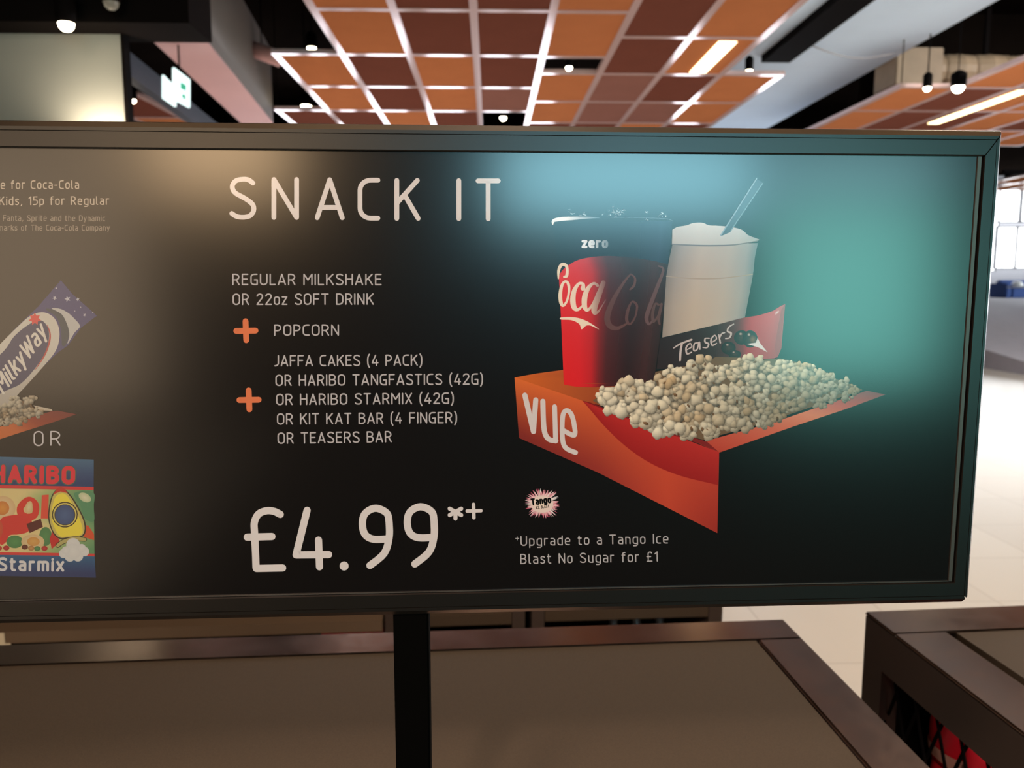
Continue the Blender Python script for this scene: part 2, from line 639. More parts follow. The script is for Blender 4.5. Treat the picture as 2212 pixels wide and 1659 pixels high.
def smooth(pts, n=6, closed=False):
    """Catmull-Rom through the points (any number of components)."""
    out, N_ = [], len(pts)
    g = (lambda i: pts[i % N_]) if closed else (lambda i: pts[min(max(i, 0), N_ - 1)])
    for i in range(N_ if closed else N_ - 1):
        p0, p1, p2, p3 = g(i - 1), g(i), g(i + 1), g(i + 2)
        for k in range(n):
            t = k / n
            out.append(tuple(0.5 * (2 * b + (c - a) * t + (2 * a - 5 * b + 4 * c - d) * t * t + (3 * b - a - 3 * c + d) * t ** 3)
                             for a, b, c, d in zip(p0, p1, p2, p3)))
    if not closed:
        out.append(tuple(pts[-1]))
    return out


def mixc(a, b, t):
    t = max(0.0, min(1.0, t))
    return tuple(x + (y - x) * t for x, y in zip(a, b))


def ramp(stops, t):
    for (t0, c0), (t1, c1) in zip(stops, stops[1:]):
        if t <= t1:
            return mixc(c0, c1, (t - t0) / max(t1 - t0, 1e-6))
    return stops[-1][1]


# ---- rounded pen alphabet: strokes on a cap height of 1; a third number rounds that corner
def rnd(pts, closed=False):
    out, n = [], len(pts)
    for i, p in enumerate(pts):
        if len(p) < 3 or (not closed and i in (0, n - 1)):
            out.append((p[0], p[1]))
            continue
        a, b = Vector(pts[i - 1][:2]), Vector(pts[(i + 1) % n][:2])
        c = Vector(p[:2])
        ra = min(p[2], (a - c).length * 0.5 if len(pts[i - 1]) > 2 else (a - c).length)
        rb = min(p[2], (b - c).length * 0.5 if len(pts[(i + 1) % n]) > 2 else (b - c).length)
        s, e = c + (a - c).normalized() * ra, c + (b - c).normalized() * rb
        k = 0.552
        c1, c2 = s + (c - s) * k, e + (c - e) * k
        for j in range(8):
            t = j / 7
            q = s * (1 - t) ** 3 + c1 * 3 * t * (1 - t) ** 2 + c2 * 3 * t * t * (1 - t) + e * t ** 3
            out.append((q.x, q.y))
    return out + ([out[0]] if closed else [])


def ell(cx, cy, rx, ry, a0=0, a1=360, n=18):
    return [(cx + rx * math.cos(R(a0 + (a1 - a0) * k / n)), cy + ry * math.sin(R(a0 + (a1 - a0) * k / n))) for k in range(n + 1)]


def o_(w, h, y=0, x=0, r=None):
    r = w / 2 if r is None else r
    return rnd([(x, y + h, r), (x, y, r), (x + w, y, r), (x + w, y + h, r)], True)


Xh = 0.72
S_ = smooth([(.47, .90), (.37, .985), (.24, 1), (.10, .965), (.02, .86), (.02, .74), (.09, .63), (.24, .53), (.39, .42), (.48, .30), (.48, .15), (.39, .03), (.25, 0), (.11, .02), (0, .10)], 4)
s_ = smooth([(.33, .64), (.25, .71), (.15, .72), (.05, .68), (.01, .57), (.06, .46), (.17, .38), (.28, .31), (.34, .21), (.30, .07), (.18, 0), (.07, .01), (0, .07)], 4)
GL = {
    'A': (.54, [[(0, 0), (.27, 1), (.54, 0)], [(.08, .27), (.46, .27)]]),
    'B': (.48, [rnd([(0, .54), (0, 1), (.45, 1, .23), (.45, .54, .23), (0, .54)]), rnd([(0, .54), (.48, .54, .25), (.48, 0, .25), (0, 0), (0, .54)])]),
    'C': (.44, [rnd([(.44, 1), (0, 1, .26), (0, 0, .26), (.44, 0)])]),
    'D': (.50, [rnd([(0, 0), (0, 1), (.5, 1, .3), (.5, 0, .3), (0, 0)])]),
    'E': (.42, [[(.42, 1), (0, 1), (0, 0), (.42, 0)], [(0, .53), (.37, .53)]]),
    'F': (.42, [[(.42, 1), (0, 1), (0, 0)], [(0, .52), (.37, .52)]]),
    'G': (.48, [rnd([(.46, 1), (0, 1, .26), (0, 0, .26), (.48, 0), (.48, .46), (.27, .46)])]),
    'H': (.50, [[(0, 0), (0, 1)], [(.5, 0), (.5, 1)], [(0, .53), (.5, .53)]]),
    'I': (.0, [[(0, 0), (0, 1)]]),
    'J': (.30, [rnd([(.3, 1), (.3, 0, .28), (0, 0)])]),
    'K': (.50, [[(0, 0), (0, 1)], [(.48, 1), (0, .40)], [(.19, .60), (.5, 0)]]),
    'L': (.38, [[(0, 1), (0, 0), (.38, 0)]]),
    'M': (.62, [[(0, 0), (0, 1), (.31, .45), (.62, 1), (.62, 0)]]),
    'N': (.50, [[(0, 0), (0, 1), (.5, 0), (.5, 1)]]),
    'O': (.52, [o_(.52, 1)]),
    'P': (.46, [rnd([(0, 0), (0, 1), (.46, 1, .27), (.46, .44, .27), (0, .44)])]),
    'R': (.48, [rnd([(0, 0), (0, 1), (.46, 1, .27), (.46, .46, .27), (0, .46)]), [(.26, .46), (.48, 0)]]),
    'S': (.48, [S_]),
    'T': (.50, [[(0, 1), (.5, 1)], [(.25, 1), (.25, 0)]]),
    'U': (.50, [rnd([(0, 1), (0, 0, .26), (.5, 0, .26), (.5, 1)])]),
    'W': (.80, [[(0, 1), (.2, 0), (.4, .9), (.6, 0), (.8, 1)]]),
    'X': (.48, [[(0, 1), (.48, 0)], [(.48, 1), (0, 0)]]),
    '1': (.20, [[(0, .80), (.2, 1), (.2, 0)]]),
    '2': (.46, [smooth([(.01, .82), (.08, .95), (.22, 1), (.37, .96), (.44, .82), (.42, .66), (.30, .46), (0, 0)], 4) + [(.46, 0)]]),
    '4': (.48, [[(.28, 1), (0, .25), (.48, .25)], [(.36, .52), (.36, 0)]]),
    '5': (.44, [rnd([(.42, 1), (.04, 1), (.04, .58), (.44, .62, .26), (.44, 0, .28), (0, 0)])]),
    '9': (.46, [smooth([(.46, .72), (.42, .92), (.23, 1), (.04, .92), (0, .72), (.05, .54), (.2, .46), (.46, .46)], 4), smooth([(.46, .78), (.46, .46), (.38, .22), (.16, 0)], 5)]),
    '(': (.14, [smooth([(.14, 1.10), (.03, .85), (0, .46), (.03, .07), (.14, -.2)], 4)]),
    ')': (.14, [smooth([(0, 1.10), (.11, .85), (.14, .46), (.11, .07), (0, -.2)], 4)]),
    '.': (.02, [[(0, .02), (.02, .02)]]),
    ',': (.08, [[(.08, .04), (.0, -.14)]]),
    '-': (.26, [[(0, .42), (.26, .42)]]),
    '£': (.46, [smooth([(.44, .90), (.34, 1), (.2, .97), (.12, .84), (.12, .6), (.12, .02)], 4), [(.02, 0), (.46, 0)], [(0, .5), (.34, .5)]]),
    'a': (.38, [rnd([(.04, Xh), (.38, Xh, .2), (.38, 0)]), rnd([(.38, 0), (0, 0, .18), (0, .40, .18), (.38, .40)])]),
    'b': (.40, [[(0, 1), (0, 0)], o_(.40, Xh)]),
    'c': (.34, [rnd([(.34, Xh), (0, Xh, .2), (0, 0, .2), (.34, 0)])]),
    'd': (.40, [[(.4, 1), (.4, 0)], rnd([(.4, Xh), (0, Xh, .2), (0, 0, .2), (.4, 0)])]),
    'e': (.40, [rnd([(0, .37), (.4, .37), (.4, Xh, .2), (0, Xh, .2), (0, 0, .2), (.36, 0)])]),
    'f': (.28, [rnd([(.28, 1), (.08, 1, .14), (.08, 0)]), [(0, Xh), (.26, Xh)]]),
    'g': (.40, [rnd([(.4, Xh), (.4, -.25, .18), (.04, -.25)]), rnd([(.4, Xh), (0, Xh, .2), (0, 0, .2), (.4, 0)])]),
    'h': (.38, [[(0, 1), (0, 0)], rnd([(0, Xh), (.38, Xh, .2), (.38, 0)])]),
    'i': (.0, [[(0, 0), (0, Xh)], [(0, .95), (0, .97)]]),
    'k': (.38, [[(0, 0), (0, 1)], [(.36, Xh), (0, .28)], [(.14, .44), (.38, 0)]]),
    'l': (.12, [rnd([(0, 1), (0, 0, .12), (.12, 0)])]),
    'm': (.64, [[(0, 0), (0, Xh)], rnd([(0, Xh), (.32, Xh, .16), (.32, 0)]), rnd([(.32, Xh), (.64, Xh, .16), (.64, 0)])]),
    'n': (.38, [[(0, 0), (0, Xh)], rnd([(0, Xh), (.38, Xh, .2), (.38, 0)])]),
    'o': (.40, [o_(.40, Xh)]),
    'p': (.40, [[(0, Xh), (0, -.25)], rnd([(0, Xh), (.4, Xh, .2), (.4, 0, .2), (0, 0)])]),
    'r': (.26, [[(0, 0), (0, Xh)], rnd([(0, .5), (0, Xh, .15), (.26, Xh)])]),
    's': (.34, [s_]),
    't': (.28, [rnd([(.08, .95), (.08, 0, .14), (.28, 0)]), [(0, Xh), (.26, Xh)]]),
    'u': (.38, [rnd([(0, Xh), (0, 0, .2), (.38, 0)]), [(.38, Xh), (.38, 0)]]),
    'x': (.38, [[(0, 0), (.38, Xh)], [(0, Xh), (.38, 0)]]),
    'y': (.40, [[(0, Xh), (.2, .02)], [(.4, Xh), (.12, -.25)]]),
    'z': (.36, [[(0, Xh), (.36, Xh), (0, 0), (.36, 0)]]),
    ' ': (.20, []),
}


def text(art, s, p0, p1, cap, wd, col, gap=0.26, slant=0.0, xs=None):
    """Write s so that it runs from p0 to p1 along its baseline."""
    tot = sum(GL[c][0] for c in s) + gap * (len(s) - 1)
    dx, dy = p1[0] - p0[0], p1[1] - p0[1]
    L = math.hypot(dx, dy)
    ex = (dx / L, dy / L)
    ey = (ex[1], -ex[0])
    inner = L - wd
    kx = inner / tot
    x = wd / 2 / kx
    ch = cap - wd
    for c in s:
        w_, st = GL[c]
        for pl in st:
            q = []
            for gx, gy in pl:
                a, b = (x + gx) * kx + slant * gy * ch, wd / 2 + gy * ch
                q.append((p0[0] + ex[0] * a + ey[0] * b, p0[1] + ex[1] * a + ey[1] * b))
            art.stroke(q, wd, col)
        x += w_ + gap
    art.step()


def glyph(art, c, x0, x1, yb, cap, wd, col):
    w_, st = GL[c]
    for pl in st:
        kx = (x1 - x0 - wd) / w_ if w_ > 0.05 else 0
        art.stroke([(x0 + wd / 2 + gx * kx, yb - wd / 2 - gy * (cap - wd)) for gx, gy in pl], wd, col)


# ---- headline
INKW, INKG = (204, 193, 185), (172, 164, 160)
for word in ('SNACK', 'IT'):
  a = Art('headline_lettering')
  for c, x0, x1, yb in (('S', 495.5, 552.5, 474.5), ('N', 586.5, 646, 475), ('A', 680, 744.5, 475.5), ('C', 772.5, 821.5, 476.5), ('K', 852, 908.5, 477), ('I', 986, 996.5, 477.5), ('T', 1027.5, 1081.5, 478)):
    if c in word:
      glyph(a, c, x0, x1, yb, 92.5, 10.4, INKW)
  a.build(label='large white headline lettering')

# ---- description lines
a = Art('description_lettering')
for s, p0, p1, cap in (
        ('REGULAR MILKSHAKE', (501.6, 616), (824.5, 616.2), 25),
        ('OR 22oz SOFT DRINK', (502.3, 659), (807.5, 658.4), 25),
        ('POPCORN', (592, 725.4), (732.3, 725.2), 24.6),
        ('JAFFA CAKES (4 PACK)', (592.5, 791.6), (912.5, 790), 24.6),
        ('OR HARIBO TANGFASTICS (42G)', (595, 834), (1043.5, 831), 24.8),
        ('OR HARIBO STARMIX (42G)', (596.5, 875.4), (980.5, 872.5), 24.8),
        ('OR KIT KAT BAR (4 FINGER)', (598.3, 917.6), (987.5, 914.3), 24.8),
        ('OR TEASERS BAR', (599.7, 959), (846.5, 955.5), 24.8)):
    text(a, s, p0, p1, cap, 3.0, INKG)
a.build(label='thin white description lettering')

for cx, cy in ((531.2, 714.4), (538, 863.7)):
    a = Art('plus_sign')
    a.stroke([(cx - 20.8, cy + .4), (cx + 20.8, cy - .2)], 12.6, (206, 110, 70))
    a.step()
    a.stroke([(cx - .8, cy - 20.5), (cx + .8, cy + 20.5)], 12.6, (206, 110, 70))
    a.build(label='orange plus sign')

# ---- price
a = Art('price_lettering', (1 / 2.7647, 450, 680))
PW = 43
a.stroke(smooth([(430, 1192), (395, 1175), (350, 1170), (300, 1190), (275, 1240), (276, 1300), (282, 1420), (285, 1512)], 5), PW, INKW)
a.step()
a.stroke([(287, 1515), (444, 1512)], PW, INKW)
a.step()
a.stroke([(232, 1328), (380, 1324)], PW, INKW)
a.step()
a.stroke([(590, 1168), (524, 1434), (719, 1432)], PW, INKW)
a.step()
a.stroke([(658, 1345), (664, 1505)], PW, INKW)
a.step()
a.disc(811, 1500, 27, 27, INKW)
for ox, oy in ((0, 0), (268, -9)):
    a.stroke(smooth([(1080 + ox, 1240 + oy), (1066 + ox, 1185 + oy), (1000 + ox, 1155 + oy), (938 + ox, 1185 + oy), (920 + ox, 1245 + oy), (935 + ox, 1310 + oy), (985 + ox, 1340 + oy), (1075 + ox, 1338 + oy)], 5), PW, INKW)
    a.step()
    a.stroke(smooth([(1080 + ox, 1240 + oy), (1080 + ox, 1330 + oy), (1050 + ox, 1425 + oy), (965 + ox, 1497 + oy)], 5), PW, INKW)
    a.step()
for an in (90, 210, 330, 30 + 0, 150):
    a.stroke([(1476, 1177), (1476 + 40 * math.cos(R(an)), 1177 + 40 * math.sin(R(an)) * (1.0 if an == 90 else .95))], 24, INKW)
    a.step()
a.stroke([(1546, 1172), (1628, 1170)], 21, INKW)
a.step()
a.stroke([(1584, 1132), (1586, 1212)], 21, INKW)
a.build(label='large white price lettering')

# ---- small print
a = Art('footnote_lettering')
text(a, 'Upgrade to a Tango Ice', (1124.5, 1179.4), (1444, 1174), 21.5, 2.5, INKG, gap=.3)
text(a, 'Blast No Sugar for £1', (1124, 1218.6), (1421, 1213), 22, 2.5, INKG, gap=.3)
a.stroke([(1114, 1163), (1120.5, 1163)], 1.6, INKG)
a.step()
a.stroke([(1117.2, 1159.6), (1117.2, 1166.4)], 1.6, INKG)
a.build(label='small white footnote lettering')
a = Art('small_print_lettering')
SG = (164, 148, 128)
text(a, 'e for Coca-Cola', (1.5, 408.6), (171, 408.2), 19, 2.4, SG, gap=.3)
text(a, 'Kids, 15p for Regular', (-2, 443.4), (236, 442.6), 19, 2.4, SG, gap=.3)
SG = (120, 107, 92)
text(a, 'Fanta, Sprite and the Dynamic', (6.5, 477.6), (227.5, 478), 13, 1.9, SG, gap=.28)
text(a, 'marks of The Coca-Cola Company', (-3, 498.4), (237.5, 498.6), 13, 1.9, SG, gap=.28)
a.build(label='faint small print lettering')
a = Art('connecting_word_lettering')
glyph(a, 'O', 72.6, 94.2, 963.8, 33, 2.9, INKG)
a.step()
glyph(a, 'R', 108.6, 131, 962.8, 32, 2.9, INKG)
a.build()

# ---- tray (coordinates of an enlargement of that part of the print)
K7 = (850 / 2212, 1100, 750)
a = Art('printed_tray', K7)
a.poly([(30, 170), (150, 148), (300, 128), (560, 150), (900, 200), (900, 330), (520, 330), (410, 300)],
       lambda x, y: ramp([(0, (196, 92, 34)), (.45, (172, 78, 34)), (1, (96, 42, 24))], (x - 30) / 700))
a.strip([(30, 170), (410, 300), (1180, 590)], [(55, 510), (500, 705), (1170, 1045)],
        lambda s, t: mixc(ramp([(0, (206, 100, 44)), (.4, (196, 84, 42)), (1, (192, 66, 44))], t), ramp([(0, (120, 40, 34)), (.4, (142, 48, 38)), (.75, (184, 66, 44)), (1, (150, 46, 36))], t), s * 1.05), 40, 14)
sw = smooth([(410, 300), (450, 345), (500, 405), (560, 470), (640, 545), (740, 620), (850, 680), (980, 728), (1173, 775)], 5)
top = [(410, 300), (700, 409), (1180, 590)]
a.strip(top, sw, lambda s, t: mixc((176, 38, 32), (148, 28, 26), s), 40, 8)
a.strip([(1060, 540), (1500, 418), (1800, 315), (2010, 245)], [(1182, 592), (1600, 445), (1900, 345), (2115, 266)],
        lambda s, t: ramp([(0, (176, 62, 44)), (.35, (196, 92, 66)), (.62, (204, 122, 90)), (.8, (176, 84, 76)), (1, (120, 62, 66))], t), 24, 6)
a.poly([(415, 303), (660, 400), (800, 455), (1075, 545), (1180, 590), (1110, 530), (900, 470), (640, 385), (460, 312)], (120, 24, 22))
a.build(label='printed orange and red snack tray')
a = Art('tray_logo', K7, 1)
VC = (200, 188, 180)
a.stroke([(88, 270), (136, 474), (149, 296)], 29, VC)
a.step()
a.stroke(smooth([(189, 304), (193, 430), (203, 490), (228, 520), (262, 524)], 5), 29, VC)
a.step()
a.stroke([(255, 334), (261, 528)], 27, VC)
a.step()
a.stroke(smooth([(304, 468), (366, 494), (364, 430), (348, 376), (322, 356), (302, 382), (297, 470), (304, 540), (326, 572), (373, 592)], 5), 27, VC)
a.build(label='pale rounded logo lettering')

# ---- cola cup
K6 = (600 / 1991, 1150, 360)
a = Art('printed_cola_cup', K6, 1)
RED = [(0, (212, 30, 32)), (.18, (208, 30, 34)), (.30, (186, 30, 34)), (.37, (124, 30, 32)), (.46, (74, 28, 28)), (.7, (44, 22, 22)), (.88, (62, 30, 28)), (1, (44, 22, 20))]
a.strip([(146, 400), (165, 560), (190, 780)], [(1003, 390), (990, 560), (965, 720)], lambda s, t: ramp([(0, (8, 10, 14)), (.25, (18, 20, 30)), (.6, (16, 22, 34)), (.9, (40, 52, 70)), (1, (30, 40, 54))], s), 10, 12)
body_l = [(190, 790), (205, 1080), (225, 1555)]
body_r = [(975, 700), (930, 1120), (870, 1545)]
a.strip(body_l, body_r, lambda s, t: ramp(RED, s), 26, 40)
cap_ = smooth([(190, 790), (205, 755), (250, 712), (320, 672), (400, 652), (480, 642), (560, 640), (700, 650), (850, 672), (975, 700)], 4)
a.strip(cap_, [(190 + (975 - 190) * i / 9, 792 - 92 * i / 9) for i in range(10)], lambda s, t: ramp(RED, t), 40, 4)
a.strip([(225, 1550), (300, 1552), (430, 1556), (870, 1540)], [(228, 1562), (300, 1576), (430, 1582), (860, 1556)], lambda s, t: ramp(RED, t * .95), 24, 3)
rim_ = smooth([(146, 412, 10), (152, 388, 22), (200, 376, 28), (300, 370, 24), (400, 366, 14), (480, 366, 5)], 5)
a.stroke(rim_, 10, lambda x, y: mixc((232, 226, 222), (90, 110, 120), (x - 250) / 230))
a.step()
a.stroke(smooth([(560, 366, 3), (700, 364, 4), (850, 368, 5), (960, 374, 5), (1003, 388, 4)], 4), 4, (86, 104, 112))
a.step()
rng = random.Random(4)
for cx, cy, n, sp in ((592, 318, 26, 46), (272, 334, 5, 12), (365, 338, 4, 10), (935, 335, 6, 20), (820, 340, 4, 12)):
    for _ in range(n):
        x, y = cx + rng.gauss(0, sp), cy + rng.gauss(0, 16) + 8
        g = rng.uniform(110, 215)
        a.stroke([(x, y), (x + rng.uniform(-16, 16), y + rng.uniform(-14, 6))], rng.uniform(3, 9), (g * .9, g * .98, g))
        a.step()
a.build(label='printed red and black soft drink cup')
a = Art('cup_lettering', K6, 2)
CW = (226, 205, 178)
fade = lambda x, y: ramp([(0, (228, 208, 184)), (.62, (222, 196, 172)), (1, (120, 80, 74))], (x - 190) / 330)
a.brush([(186, 802, 10), (188, 745, 20), (208, 704, 23), (238, 706, 23), (250, 738, 20), (245, 782, 22), (228, 790, 16)], CW)
a.step()
a.brush([(258, 842, 21), (236, 822, 16), (212, 850, 21), (200, 915, 26), (205, 975, 26), (222, 996, 18), (248, 960, 16), (262, 895, 18)], CW, closed=True)
a.step()
a.brush([(362, 872, 34), (364, 842, 21), (334, 838, 20), (302, 885, 31), (290, 950, 39), (300, 1010, 36), (332, 1022, 20), (378, 972, 8)], fade)
a.step()
a.brush([(468, 852, 21), (440, 836, 18), (402, 868, 29), (376, 930, 39), (374, 1000, 36), (396, 1028, 21), (432, 985, 16), (470, 900, 16)], fade)
a.step()
a.brush([(508, 832, 34), (474, 925, 39), (446, 1005, 42), (446, 1044, 36), (470, 1040, 16), (495, 1005, 9), (525, 955, 6)], fade)
a.step()
DK = (92, 58, 54)
a.brush([(705, 770, 10), (668, 812, 16), (610, 900, 26), (560, 1000, 36), (536, 1085, 42), (556, 1142, 39), (610, 1158, 26), (672, 1128, 13)], DK)
a.step()
a.brush([(705, 770, 10), (735, 800, 16), (728, 850, 18), (700, 880, 13)], DK)
a.step()
a.brush([(740, 980, 18), (712, 970, 13), (684, 1030, 21), (676, 1100, 23), (700, 1128, 16), (735, 1080, 13), (750, 1010, 16)], (88, 56, 54), closed=True)
a.step()
a.brush([(905, 712, 10), (938, 740, 18), (900, 850, 26), (850, 980, 29), (818, 1080, 29), (836, 1128, 18), (872, 1090, 8)], (96, 66, 64))
a.step()
a.brush([(905, 990, 16), (880, 985, 16), (862, 1050, 21), (866, 1110, 18), (900, 1070, 13), (925, 985, 18), (905, 1085, 21), (912, 1130, 13)], (88, 60, 56))
a.step()
a.poly(smooth([(202, 1082), (260, 1078), (325, 1084), (400, 1112), (478, 1166), (420, 1140), (385, 1140), (352, 1166), (336, 1128), (280, 1100), (205, 1096)], 4, True), CW)
text(a, 'zero', (352, 584), (543, 584), 74, 18, lambda x, y: mixc((224, 224, 224), (90, 104, 112), (x - 400) / 170), gap=.36)
a.build(label='cream cup lettering')

# ---- milkshake
a = Art('printed_milkshake', K6, 2)
a.strip([(1003, 560), (985, 640), (960, 780), (930, 1225)], [(1616, 548), (1596, 640), (1580, 780), (1522, 1085)],
        lambda s, t: mixc(ramp([(0, (120, 112, 108)), (.12, (152, 140, 132)), (.35, (178, 160, 146)), (.7, (172, 158, 148)), (.9, (150, 144, 142)), (1, (110, 116, 120))], s), (186, 162, 136), .45 * max(0, min(1, (t - .28) * 2.4)) * (1 - abs(s - .35))), 30, 20)
foam = smooth([(1003, 452), (1040, 432), (1110, 420), (1150, 404), (1220, 402), (1262, 420), (1330, 424), (1420, 432), (1500, 452), (1545, 490), (1600, 512), (1624, 520)], 4)
a.strip(foam, smooth([(1000, 552), (1150, 560), (1300, 562), (1450, 556), (1624, 528)], 6), lambda s, t: mixc(ramp([(0, (186, 176, 168)), (.3, (206, 196, 186)), (.75, (192, 186, 182)), (1, (150, 152, 152))], t), (168, 160, 154), s * .6), 40, 8)
a.stroke(smooth([(1002, 556, 9), (1150, 564, 11), (1300, 566, 11), (1450, 560, 9), (1610, 534, 6)], 5), 9, (112, 106, 106))
a.step()
a.stroke(smooth([(960, 786, 6), (1150, 802, 8), (1350, 800, 8), (1578, 772, 6)], 5), 7, (160, 142, 126))
a.build(label='printed pale milkshake in a clear cup')
a = Art('printed_straw', K6, 3)
a.poly([(1606, 84), (1652, 118), (1418, 470), (1352, 498), (1348, 488)], (66, 82, 92))
a.stroke([(1606, 86), (1350, 492)], 9, (128, 146, 156))
a.step()
a.stroke([(1650, 120), (1420, 462)], 7, (110, 130, 140))
a.build()

# ---- snack bar
a = Art('printed_snack_bar', K6, 3)
bar_t = [(915, 1232), (1060, 1200), (1250, 1152), (1500, 1085), (1620, 1066), (1720, 1036), (1790, 992), (1810, 985)]
bar_b = [(890, 1450), (1040, 1450), (1200, 1430), (1420, 1400), (1560, 1385), (1660, 1380), (1755, 1372), (1785, 1300)]
a.strip(bar_t, bar_b, lambda s, t: mixc(ramp([(0, (40, 22, 22)), (.45, (52, 28, 28)), (.62, (92, 36, 42)), (.72, (176, 40, 56)), (.9, (192, 48, 66)), (1, (170, 52, 70))], t + s * .05), (120, 24, 36) if t > .68 else (46, 26, 26), s * .45), 30, 10)
a.poly([(1785, 1020), (1812, 985), (1802, 1090), (1784, 1180), (1782, 1290), (1752, 1374), (1735, 1300), (1760, 1150)], (150, 36, 54))
for cx, cy, rx, ry in ((1405, 1300, 52, 46), (1500, 1225, 56, 52), (1560, 1235, 54, 62), (1450, 1345, 46, 30)):
    a.disc(cx, cy, rx, ry, (62, 40, 36), (24, 14, 14))
    a.disc(cx - 8, cy - ry * .5, rx * .22, ry * .2, (190, 170, 160), (90, 66, 60), 10)
a.disc(1580, 1238, 26, 30, (120, 84, 60), (70, 44, 34), 12)
a.poly([(1536, 1270), (1600, 1262), (1614, 1228), (1630, 1262), (1684, 1330), (1616, 1294)], (216, 206, 202))
a.disc(1752, 1046, 22, 9, (226, 190, 190), (200, 90, 100), 12, -.7)
a.build(label='printed red snack bar wrapper')
a = Art('bar_lettering', K6, 4)
BC = (190, 172, 166)
a.brush([(1012, 1300, 8), (1060, 1270, 12), (1140, 1240, 14)], BC)
a.step()
a.brush([(1072, 1270, 14), (1062, 1320, 16), (1058, 1388, 14)], BC)
a.step()
for pl in ([(1100, 1315, 8), (1140, 1292, 9), (1130, 1266, 8), (1102, 1296, 12), (1108, 1340, 12), (1140, 1330, 8)],
           [(1188, 1262, 8), (1160, 1270, 10), (1156, 1316, 12), (1180, 1310, 10), (1196, 1258, 12), (1200, 1308, 10)],
           [(1268, 1230, 8), (1238, 1232, 10), (1238, 1258, 12), (1262, 1270, 12), (1252, 1296, 10), (1222, 1296, 8)],
           [(1280, 1262, 8), (1318, 1236, 9), (1306, 1208, 8), (1280, 1240, 12), (1288, 1280, 12), (1320, 1266, 8)],
           [(1336, 1206, 10), (1346, 1262, 12)], [(1342, 1228, 8), (1356, 1198, 10), (1378, 1190, 8)],
           [(1442, 1128, 8), (1408, 1150, 10), (1398, 1180, 12), (1424, 1194, 14), (1412, 1226, 10), (1384, 1232, 8)]):
    a.brush(pl, BC)
    a.step()
a.build()

